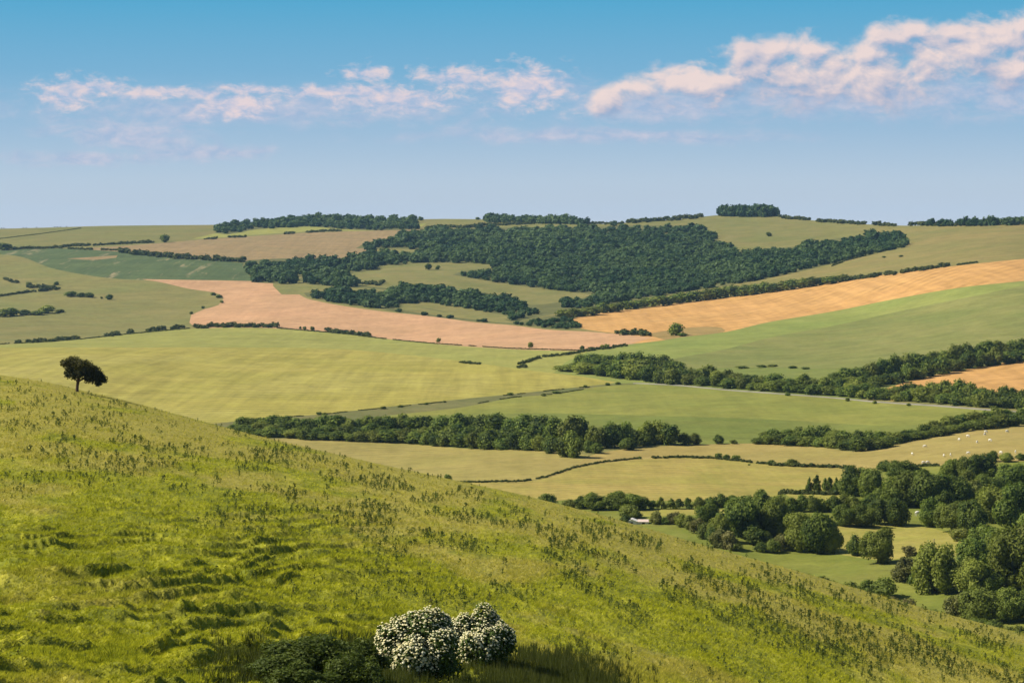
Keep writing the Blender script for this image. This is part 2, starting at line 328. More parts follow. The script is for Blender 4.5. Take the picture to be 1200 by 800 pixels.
# clearings and woodland floors
WOODS = {
 'hanging_wood': [(252,273),(256,266),(275,262.5),(305,260),(330,257.5),(400,256),(450,257),(488,258.5),(489,269),(440,270),(400,268.5),(360,265.5),(300,269),(268,274.5)],
 'skyline_wood': [(568,258.5),(580,256),(600,256.5),(640,259),(688,262),(688,263.4),(640,262.5),(600,261),(570,261)],
 'great_wood': [(417,291),(430,284),(455,279),(470,273),(500,269),(560,267),(620,266.5),(700,265.5),(760,264),(800,265),(825,267),(838,272),(838,280),(855,286),(860,290),(870,294),(890,292),(930,289),(950,284),(985,279),(1020,274),(1050,271),(1060,277),(1063,286),(1060,290),(1030,296),(990,306),(960,313),(925,321),(890,328),(855,334),(820,340),(780,346),(740,352),(715,356),(690,362),(700,350),(697,345),(650,340),(620,336),(577,330),(530,322),(545,317),(567,315),(610,312),(560,309),(500,308),(447,312),(440,316),(400,321),(343,322),(350,330),(345,333),(320,332),(298,331),(284,311),(290,305),(330,303),(400,303),(425,298),(440,295),(450,292)],
 'copse_belt': [(350,326),(380,322),(405,322),(410,330),(427,334),(460,338),(480,336),(500,339),(520,337),(545,343),(590,350),(613,356),(633,357),(697,347),(700,351),(690,361),(650,368),(620,374),(600,377),(580,371),(553,371),(500,362),(467,357),(465,361),(440,361),(400,356),(360,348),(356,343),(380,341),(430,344),(440,340),(405,336),(360,333)],
 'lower_copse': [(440,360),(465,362),(500,368),(553,374),(600,378),(655,369),(668,375),(683,384),(660,386),(620,382),(560,377),(500,370),(455,364)],
}
CLEAR = [[(427,295),(450,291.5),(500,292.5),(492,297),(450,298.5)], [(467,356),(500,354.5),(590,369),(602,374),(553,372.5),(500,361),(465,362)],
         [(337,335),(400,336.5),(455,339.5),(440,344),(360,342)], [(613,372),(650,362),(690,361),(660,371),(640,377)], [(613,357),(650,353),(660,360),(622,364)]]
fld('clearing', 'rough olive grass clearing inside the great wood', 'clearing', [(320,325),(343,320),(400,312),(447,309),(500,306),(560,306),(612,309),(640,312),(620,330),(660,338),(700,343),(700,352),(655,360),(610,380),(560,374),(500,366),(460,360),(440,346),(330,345),(320,335)])
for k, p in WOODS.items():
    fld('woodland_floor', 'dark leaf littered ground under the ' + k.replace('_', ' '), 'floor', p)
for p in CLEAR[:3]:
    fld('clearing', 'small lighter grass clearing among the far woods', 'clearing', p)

def smooth_poly(pts, step=7.0):
    P = [np.array(p, float) for p in pts]; n = len(P); out = []
    tan = []
    for i in range(n):
        a, b, c = P[i-1], P[i], P[(i+1) % n]
        d1 = (b-a)/(np.linalg.norm(b-a)+1e-9); d2 = (c-b)/(np.linalg.norm(c-b)+1e-9)
        tan.append(((c-a)/2, float(d1@d2) > .80))
    for i in range(n):
        a, b = P[i], P[(i+1) % n]; L = np.linalg.norm(b-a)
        k = max(1, int(L/step)) if max(abs(a[0]-600), abs(b[0]-600)) < 800 else max(1, int(L/40))
        ta = tan[i][0]/max(np.linalg.norm(tan[i][0]), 1e-6)*L if tan[i][1] else (b-a)
        tb = tan[(i+1) % n][0]/max(np.linalg.norm(tan[(i+1) % n][0]), 1e-6)*L if tan[(i+1) % n][1] else (b-a)
        for j in range(k):
            t = j/k; t2 = t*t; t3 = t2*t
            out.append((2*t3-3*t2+1)*a + (t3-2*t2+t)*ta + (-2*t3+3*t2)*b + (t3-t2)*tb)
    return np.array(out)
def inside(pts, poly):
    x, y = pts[:, 0], pts[:, 1]; r = np.zeros(len(pts), bool); n = len(poly)
    for i in range(n):
        x1, y1 = poly[i]; x2, y2 = poly[(i+1) % n]
        if y1 == y2: continue
        c = ((y1 > y) != (y2 > y)) & (x < (x2-x1)*(y-y1)/(y2-y1) + x1)
        r ^= c
    return r

def build_land():
    SM = [smooth_poly(f[3]) for f in FIELDS]
    pts = []; edges = []
    U0, U1, VB = -260, 1460, 900
    hu = np.arange(U0, U1+.1, 5.0); hv = horizon(hu)
    base = len(pts)
    for a, b in zip(hu, hv): pts.append((a, b))
    edges += [(i, i+1) for i in range(len(hu)-1)]
    for P in SM:
        s = len(pts); pts += [tuple(p) for p in P]; edges += [(s+i, s+(i+1) % len(P)) for i in range(len(P))]
    g = []
    for j, v in enumerate(list(np.arange(253, 560, 3.1)) + list(np.arange(560, VB+1, 6.2))):
        uu = np.arange(U0, U1+.1, 8.0) + (4.0 if j % 2 else 0)
        uu = uu[(uu <= U1)]
        ok = v > horizon(uu) + 1.2
        g += [(float(a), float(v)) for a in uu[ok]]
    g += [(U0, float(v)) for v in range(280, VB, 20)] + [(U1, float(v)) for v in range(280, VB, 20)]
    vc, ve, fc, *_ = mgeo.delaunay_2d_cdt([Vector(p) for p in pts + g], edges, [], 0, 1e-4)
    V = np.array([(p[0], p[1]) for p in vc]); T = np.array([f for f in fc if len(f) == 3], int)
    C = V[T].mean(1)
    keep = (C[:, 0] > U0) & (C[:, 0] < U1) & (C[:, 1] > horizon(C[:, 0])) & (C[:, 1] < VB)
    T = T[keep]; C = C[keep]
    own = np.full(len(T), -1)
    for i, P in enumerate(SM): own[inside(C, P)] = i
    W = land(V[:, 0], V[:, 1])
    e = .8
    du = land(V[:, 0]+e, V[:, 1]) - land(V[:, 0]-e, V[:, 1]); dv = land(V[:, 0], V[:, 1]+e) - land(V[:, 0], V[:, 1]-e)
    N = np.cross(dv, du); N /= np.linalg.norm(N, axis=1)[:, None]; N[N[:, 2] < 0] *= -1
    # triangles face up
    a, b, c = W[T[:, 0]], W[T[:, 1]], W[T[:, 2]]
    fl = np.cross(b-a, c-a)[:, 2] < 0; T[fl] = T[fl][:, ::-1]
    own[own < 0] = 0
    for i, (name, label, mat, _) in enumerate(FIELDS):
        t = T[own == i]
        if not len(t): continue
        ids, inv = np.unique(t, return_inverse=True)
        me = npmesh(name, W[ids], inv.reshape(-1, 3), M[mat], True, normals=N[ids])
        obj(name, me, label=label, kind='structure')
    # land falling away behind the skyline
    uu = np.arange(U0, U1+.1, 10.0); rows = []
    P0 = land(uu, horizon(uu))
    for dy, dz in ((0, 0), (40, -1.5), (120, -9), (300, -30), (700, -60), (1500, -75)):
        Q = P0.copy(); k = (P0[:, 1]+dy)/P0[:, 1]; Q[:, 0] *= k; Q[:, 1] += dy; Q[:, 2] = np.maximum(Q[:, 2]+dz, 8) if dz else Q[:, 2]; rows.append(Q)
    n = len(uu); V2 = np.concatenate(rows); q = []
    for r in range(len(rows)-1):
        i = np.arange(n-1)+r*n; q.append(np.stack([i, i+1, i+1+n, i+n], 1))
    obj('hills', npmesh('hills', V2, np.concatenate(q), M['downland'], True), label='far side of the downs falling away behind the skyline', kind='structure')
build_land()

# ------------------------------------------------------------------ the near hillside
def dryness(x, y, u, v):
    t = v - hill_sil(u)
    base = np.clip(1.05 - t/210.0, .02, 1) * .80
    base = np.maximum(base, .55*np.clip((u-760)/300, 0, 1))
    n = fbm(x/9.0 + 5, y/17.0, 4)
    p = np.clip((n-.52)*3.6, -.6, .45)
    n2 = fbm(x/2.0, y/5.0, 3)
    return np.clip(base + p + (n2-.5)*1.0, 0, 1)
def build_hill():
    u = np.concatenate([np.arange(-600, -60, 12.0), np.arange(-60, 1262, 1.35), np.arange(1262, 1800, 12.0)])
    vs = hill_sil(u); ys = hill_Ys(u); a = hill_a(u)
    smax = ys - 1.5
    front = np.concatenate([np.linspace(0, 1, 330)**1.0])
    S = []
    # front rows: from the brow down to row ~830 evenly on the slope as seen, then on to the feet
    sb = np.sqrt(np.maximum(845 - vs, 30)/a); sb = np.minimum(sb, smax*.98)
    for k in np.linspace(-1, 1, 1):
        pass
    tt = np.linspace(0, 1, 330)**.62           # even in t = s^2, slightly denser at the brow
    back = [-(q) for q in (300, 240, 190, 150, 120, 90, 66, 46, 30, 18, 9, 4)]
    for q in back: S.append(np.full_like(u, q))
    for k in tt: S.append(sb*k)
    for k in np.linspace(0, 1, 40)[1:]: S.append(sb + (smax-sb)*k)
    S = np.array(S); Y = ys[None] - S
    Vv = vs[None] + a[None]*S**2
    U = np.broadcast_to(u, Y.shape)
    rx, rz = ray_xz(U, np.minimum(Vv, 3000))
    X = rx*Y; Z = CZ + rz*Y
    # far below the brow the ground meets the valley floor
    lo = CZ - 96.0
    Z = np.where(S < 0, np.maximum(Z, lo), Z)
    Z = Z + hill_bump(X, Y, U, Vv)*np.clip(Y/30, 0, 1)*np.where(S < 0, np.clip(1+S/60, .3, 1), 1)
    n, m = Y.shape
    V = np.stack([X, Y, Z], -1).reshape(-1, 3)
    i = (np.arange(n-1)[:, None]*m + np.arange(m-1)[None]).ravel()
    q = np.stack([i, i+m, i+m+1, i+1], 1)
    dry = dryness(X, Y, U, Vv).ravel()
    m_, nt = new_mat('hillside_turf'); g = G(nt)
    pos = g.n('ShaderNodeNewGeometry').outputs['Position']; d = g.attr('dry')
    fine = g.noise(g.mapping(pos, (1, .45, 1)), 2.6, 4, .7); mid = g.noise(g.mapping(pos, (1, .4, 1)), .55, 4, .65)
    green = g.mix(g.rng(mid, .38, .64), (.20,.225,.02), (.46,.445,.033))
    straw = g.mix(g.rng(mid, .35, .65), (.38,.345,.065), (.50,.42,.085))
    col = g.mix(g.rng(d, .2, .85), green, straw)
    pt = g.noise(g.mapping(pos, (1, .5, 1), loc=(7, 3, 0)), .16, 5, .7, .5)
    col = g.mix(g.rng(pt, .62, .74, 0, .55), col, (.28,.19,.075))
    col = g.mix(g.rng(fine, .42, .68, 0, .8), g.mix(.5, col, (.07,.085,.02)), col)
    bs = g.n('ShaderNodeBsdfPrincipled'); g.put(bs.inputs['Base Color'], col); bs.inputs['Roughness'].default_value = .95; bs.inputs['Specular IOR Level'].default_value = .05
    bp = g.n('ShaderNodeBump'); bp.inputs['Strength'].default_value = .8; bp.inputs['Distance'].default_value = .25; g.put(bp.inputs['Height'], g.math('ADD', fine, mid)); g.put(bs.inputs['Normal'], bp.outputs[0])
    o = g.n('ShaderNodeOutputMaterial'); g.put(o.inputs[0], bs.outputs[0])
    me = npmesh('hillside', V, q, m_, True, {'dry': dry})
    obj('hillside', me, label='steep grassy near hillside falling away below the viewpoint', kind='structure')
build_hill()

# ------------------------------------------------------------------ foliage shapes
_t = (1+5**.5)/2
ICO_V = np.array([(-1,_t,0),(1,_t,0),(-1,-_t,0),(1,-_t,0),(0,-1,_t),(0,1,_t),(0,-1,-_t),(0,1,-_t),(_t,0,-1),(_t,0,1),(-_t,0,-1),(-_t,0,1)], float); ICO_V /= np.linalg.norm(ICO_V[0])
ICO_F = np.array([(0,11,5),(0,5,1),(0,1,7),(0,7,10),(0,10,11),(1,5,9),(5,11,4),(11,10,2),(10,7,6),(7,1,8),(3,9,4),(3,4,2),(3,2,6),(3,6,8),(3,8,9),(4,9,5),(2,4,11),(6,2,10),(8,6,7),(9,8,1)])
def leaf_cards(P, N, size, r, spread=.75, aspect=1.5, tri=False):
    """small leaf-sprig faces at P facing roughly along N"""
    n = len(P)
    N = N + r.normal(0, spread, (n, 3)); N /= np.linalg.norm(N, axis=1)[:, None] + 1e-9
    A = np.cross(N, r.normal(0, 1, (n, 3))); A /= np.linalg.norm(A, axis=1)[:, None] + 1e-9
    B = np.cross(N, A)
    s = (size*(r.uniform(.6, 1.4, n)))[:, None] if np.ndim(size) == 0 else (size*r.uniform(.6, 1.4, n))[:, None]
    if tri:
        V = np.stack([P - A*s*.5, P + A*s*.5, P + B*s*aspect], 1).reshape(-1, 3); Fq = np.arange(3*n).reshape(n, 3)
    else:
        V = np.stack([P - B*s*aspect*.5, P + A*s*.5, P + B*s*aspect*.5, P - A*s*.5], 1).reshape(-1, 3); Fq = np.arange(4*n).reshape(n, 4)
    return V, Fq
def crown(seed, lobes=26, leaves=2200, leaf=.035, rx=.5, z0=.12, z1=1.0, shape='round', core=True, lobe_r=(.13,.22), spread=.55, skew=0., corek=.74):
    """crown in a unit box: width 1 (x,y in +-.5), height z0..z1. Returns verts, faces(list), tint"""
    r = np.random.default_rng(seed)
    C = []; R = []
    zc = (z0+z1)/2; hz = (z1-z0)/2
    for k in range(lobes):
        rad = r.uniform(*lobe_r)
        d = r.normal(0, 1, 3); d /= np.linalg.norm(d)
        q = r.uniform(.45, 1.0)
        p = d*q
        if shape == 'cone':
            zz = r.uniform(0, 1); w = (1-zz)**.8; ang = r.uniform(0, 6.28)
            c = np.array([math.cos(ang)*w*(rx-rad*.6)*r.uniform(.3, 1), math.sin(ang)*w*(rx-rad*.6)*r.uniform(.3, 1), z0 + rad*.5 + zz*(z1-z0-rad)])
            rad *= (.5+.6*w)
        else:
            c = np.array([p[0]*(rx-rad), p[1]*(rx-rad), zc + p[2]*(hz-rad*.9)])
            if shape == 'dome' and c[2] < zc: c[:2] *= 1.08
            c[0] += skew*(c[2]-zc)
        C.append(c); R.append(rad)
    C = np.array(C); R = np.array(R)
    w = R**2; w /= w.sum()
    k = r.choice(lobes, int(leaves*2.2), p=w)
    d = r.normal(0, 1, (len(k), 3)); d /= np.linalg.norm(d, axis=1)[:, None]
    P = C[k] + d*R[k][:, None]*r.uniform(.78, 1.16, (len(k), 1))
    dist = np.linalg.norm(P[:, None] - C[None], axis=2)/R[None]
    ok = (dist > .76).all(1) & (P[:, 2] > z0*.6)
    P = P[ok][:leaves]; d = d[ok][:leaves]; kk = k[ok][:leaves]
    nd = d + 0.5*(P - np.array([0, 0, zc])); nd[:, 2] += .25
    V, Fq = leaf_cards(P, nd, leaf, r, spread)
    lt = r.uniform(0, 1, lobes)
    tint = np.repeat(np.clip(lt[kk]*.55 + r.uniform(0, .55, len(P)), 0, 1), 4)
    Fs = [Fq]
    if core:
        cv = (ICO_V[None]*R[:, None, None]*corek + C[:, None]).reshape(-1, 3)
        cf = (ICO_F[None] + 12*np.arange(lobes)[:, None, None]).reshape(-1, 3) + len(V)
        V = np.concatenate([V, cv]); Fs.append(cf); tint = np.concatenate([tint, np.repeat(lt*.3, 12)])  # cores tinted darker: shade inside the crown put into the leaf colour
    lo = np.percentile(V, 1.2, axis=0); hi = np.percentile(V, 98.8, axis=0)       # fill the unit box
    V[:, :2] = (V[:, :2] - (lo+hi)[:2]/2)/(hi-lo)[:2]
    V[:, 2] = z0 + (V[:, 2]-lo[2])/(hi[2]-lo[2])*(z1-z0)
    return V, Fs, tint
def tube(path, radii, sides=6):
    V = []; Fq = []
    path = [np.array(p, float) for p in path]
    for i, (p, r_) in enumerate(zip(path, radii)):
        d = path[min(i+1, len(path)-1)] - path[max(i-1, 0)]; d = d/(np.linalg.norm(d)+1e-9)
        a = np.cross(d, (0.2, 1, .1)); a /= np.linalg.norm(a); b = np.cross(d, a)
        for s in range(sides):
            t = 6.28318*s/sides; V.append(p + r_*(math.cos(t)*a + math.sin(t)*b))
    for i in range(len(path)-1):
        for s in range(sides):
            Fq.append((i*sides+s, i*sides+(s+1) % sides, (i+1)*sides+(s+1) % sides, (i+1)*sides+s))
    return np.array(V), np.array(Fq)
def join(parts):
    V = []; Fq = []; n = 0
    for v, f in parts: V.append(v); Fq.append(f+n); n += len(v)
    return np.concatenate(V), np.concatenate(Fq)
def trunk_mesh(name, seed, mat, h=.55, r0=.035, limbs=6, spread=.3):
    r = np.random.default_rng(seed); parts = []
    top = (r.normal(0, .02), r.normal(0, .02), h)
    parts.append(tube([(0,0,-.03),(0,0,.03),(r.normal(0,.01),r.normal(0,.01),h*.4), top], [r0*1.5, r0*1.05, r0*.8, r0*.35]))
    for k in range(limbs):
        z = r.uniform(.18, h*.8); a = r.uniform(0, 6.28); L = r.uniform(.6, 1.0)*spread
        parts.append(tube([(0,0,z),(math.cos(a)*L*.5, math.sin(a)*L*.5, z+L*.35),(math.cos(a)*L, math.sin(a)*L, z+L*.9)], [r0*.5, r0*.3, r0*.1], 5))
    V, Fq = join(parts)
    return npmesh(name, V, Fq, mat, True)

KINDS_ = {}
def proto(key, n, mat, **k):
    L = []
    sd = k.pop('seed', 10); bark = k.pop('bark', M['bark'])
    for i in range(n):
        V, Fs, t = crown(sd+i*7, **k)
        L.append((npmesh('crown', V, Fs, mat, False, {'tint': t}), trunk_mesh('trunk', sd+i, bark)))
    KINDS_[key] = L
proto('round', 5, M['oak'], seed=11, lobes=34, leaves=4500, leaf=.034, z0=.0, lobe_r=(.11,.2))
proto('wide', 4, M['oak'], seed=60, lobes=38, leaves=4500, leaf=.032, z0=-.02, shape='dome', lobe_r=(.11,.19))
proto('belt', 6, M['oak'], seed=100, lobes=22, leaves=900, leaf=.055, z0=-.04, lobe_r=(.14,.23))
proto('row', 4, M['oak'], seed=140, lobes=12, leaves=260, leaf=.10, z0=.0, lobe_r=(.2,.3))
proto('light', 3, M['lime'], seed=170, lobes=30, leaves=2200, leaf=.038, z0=.02, lobe_r=(.12,.2))
proto('shrub', 4, M['oak'], seed=200, lobes=18, leaves=1100, leaf=.05, z0=-.02, shape='dome', lobe_r=(.15,.25))
proto('brush', 3, M['brush'], seed=230, lobes=20, leaves=1300, leaf=.045, z0=-.02, shape='dome', lobe_r=(.12,.22), spread=1.0)
proto('lightshrub', 3, M['lime'], seed=260, lobes=22, leaves=1200, leaf=.05, z0=-.02, shape='dome', lobe_r=(.13,.24))
proto('dot', 4, M['oak'], seed=290, lobes=8, leaves=150, leaf=.13, z0=-.05, lobe_r=(.22,.32))
proto('conifer', 3, M['oak'], seed=320, lobes=22, leaves=900, leaf=.05, z0=.02, shape='cone', lobe_r=(.12,.2))
_cnt = {}
def plant(key, name, u, v, w, h, label, cat, group, jit=.12, depth_off=0., trunk=True):
    i = _cnt.get(key, 0); _cnt[key] = i+1
    cm, tm = KINDS_[key][i % len(KINDS_[key])]
    P = land(u, v); k = P[1]/F
    o = empty(name, P.tolist(), label=label, cat=cat, group=group)
    o.rotation_euler = (0, 0, random.uniform(0, 6.28))
    W, H = w*k, h*k
    wy = W*random.uniform(.85, 1.15)
    c = obj('crown', cm, o); c.scale = (W, wy, H)
    if trunk:
        t = obj('trunk', tm, o); t.scale = (W, wy, H)
    return o

ORD = ['first','second','third','fourth','fifth','sixth','seventh','eighth','ninth','tenth','eleventh','twelfth','thirteenth','fourteenth','fifteenth','sixteenth','seventeenth','eighteenth','nineteenth']
TENS = {2:'twenty',3:'thirty',4:'forty',5:'fifty',6:'sixty',7:'seventy',8:'eighty'}
def ordinal(n):
    if n <= 19: return ORD[n-1]
    t, o = divmod(n, 10)
    return TENS[t][:-1]+'ieth' if o == 0 else TENS[t]+'-'+ORD[o-1]
def size_word(w, h, W, H):
    a = 'tall' if h > H*1.12 else 'low' if h < H*.85 else 'middling'
    b = 'broad' if w > W*1.12 else 'narrow' if w < W*.88 else 'rounded'
    return a+' '+b
def interp(pts, u): return float(np.interp(u, [p[0] for p in pts], [p[1] for p in pts]))

def belt(key, name, base, top, u0, u1, width, end, where, group, rows=1, cat='tree', hmin=8, rowh=.62):
    """a belt of trees between a base line and a top line; one row or several, the hind rows standing further back"""
    its = []
    for r_ in range(rows):
        u = u0 + (width*.5*r_)
        while u < u1:
            w = width*random.uniform(.75, 1.35)
            b = interp(base, u); t = interp(top, u); H = b - t
            fr = r_/max(rows-1, 1) if rows > 1 else 0
            hh = H if rows == 1 else H*rowh
            vb = b - fr*(H - hh)
            h = max(hmin, hh*random.uniform(.8, 1.12)) if r_ == rows-1 or rows == 1 else max(hmin, hh*random.uniform(.55, .95))
            its.append([r_, u + w*.4, vb - random.uniform(0, 1.2), w*1.28, h]); u += w*.8
    W = np.mean([i[3] for i in its]); Hh = np.mean([i[4] for i in its])
    for r_ in range(rows):
        row = [i for i in its if i[0] == r_]
        for k, (_, u, v, w, h) in enumerate(row):
            pos = '' if rows == 1 else ('front row ' if r_ == 0 else 'back row ' if r_ == rows-1 else 'middle row ')
            lab = f"{size_word(w, h, W, Hh)} tree, {pos}{ordinal(k+1)} from {end}, {where}"
            plant(key, name, u, v, w, h, lab, cat, group)

# tree belts
belt('belt', 'tree', [(255,508),(347,515),(450,518.5),(550,526),(617,528.5),(640,528)],
     [(255,489),(330,488),(410,489),(483,487),(560,483),(583,486),(640,486)], 262, 640, 17, 'near hill', 'belt under barley', 'trees of the belt below the barley field', rows=3, rowh=.58)
for k, (u, v, w, h, key) in enumerate([(645,531,18,20,'shrub'),(660,535,26,24,'belt'),(672,536,22,30,'belt'),(650,522,24,34,'belt'),(668,523,30,36,'belt'),(680,522,24,34,'belt'),(690,530,16,14,'shrub'),(698,525,22,26,'belt'),(716,524,30,29,'belt'),(730,523,26,28,'belt'),
      (744,521,20,18,'belt'),(756,520,26,26,'belt'),(770,520,26,27,'belt'),(784,521,24,25,'belt'),(736,527,18,14,'shrub'),(700,531,16,12,'shrub'),(755,522,16,14,'shrub'),(802,521,18,14,'shrub'),(814,521,16,14,'shrub'),(842,520,13,11,'shrub'),(860,520,8,5,'dot')]):
    plant(key, 'tree', u, v, w, h, f"{'broad' if w>23 else 'small'} dark tree, {ordinal(k+1)} in the clumps between barley belt and sheep belt", 'tree', 'trees of the clumps above the sheep pasture')
belt('belt', 'tree', [(882,520.5),(900,521),(962,524.5),(1000,529.5),(1020,526.5),(1062,516.5),(1125,505.5),(1230,494)],
     [(882,507),(900,503),(962,500),(1012,506),(1050,505),(1075,499),(1112,486),(1150,479),(1230,474)], 884, 1215, 16, 'meadow end', 'belt above sheep', 'trees of the belt above the sheep pasture', rows=2, rowh=.82)
belt('belt', 'tree', [(790,450),(800,450.5),(850,455.5),(900,459),(975,464.5),(1025,469),(1100,473.5),(1125,476),(1230,482)],
     [(790,430),(800,428.5),(825,429),(850,436),(900,440),(937,441),(1000,447),(1037,453),(1095,446),(1122,447),(1150,455),(1230,452)], 792, 1215, 17, 'copse end', 'lane side belt', 'trees along the pale lane', rows=2, rowh=.8)
belt('belt', 'tree', [(960,452),(1020,453),(1050,448.5),(1087,440.5),(1125,433.5),(1230,417)],
     [(960,440),(975,435),(1005,426),(1040,419),(1087,410),(1162,396),(1230,391)], 965, 1215, 16, 'lane', 'belt above small orange field', 'trees above the small orange field', rows=2, rowh=.72)
belt('belt', 'tree', [(655,435),(700,441.5),(740,446.5),(775,450.5),(800,450.5)],
     [(655,425),(675,412),(705,412.5),(740,415.5),(775,416.5),(786,424),(800,436)], 657, 795, 19, 'barley end', 'rounded copse', 'trees of the rounded copse', rows=3, rowh=.72)
belt('row', 'tree', [(650,375),(700,367.8),(775,358),(850,349),(900,343),(975,331.5),(985,330)],
     [(650,364),(700,356),(775,346),(850,336),(900,331),(975,322),(985,322)], 655, 985, 13, 'valley end', 'row above orange field', 'trees along the top of the orange field', rows=1)

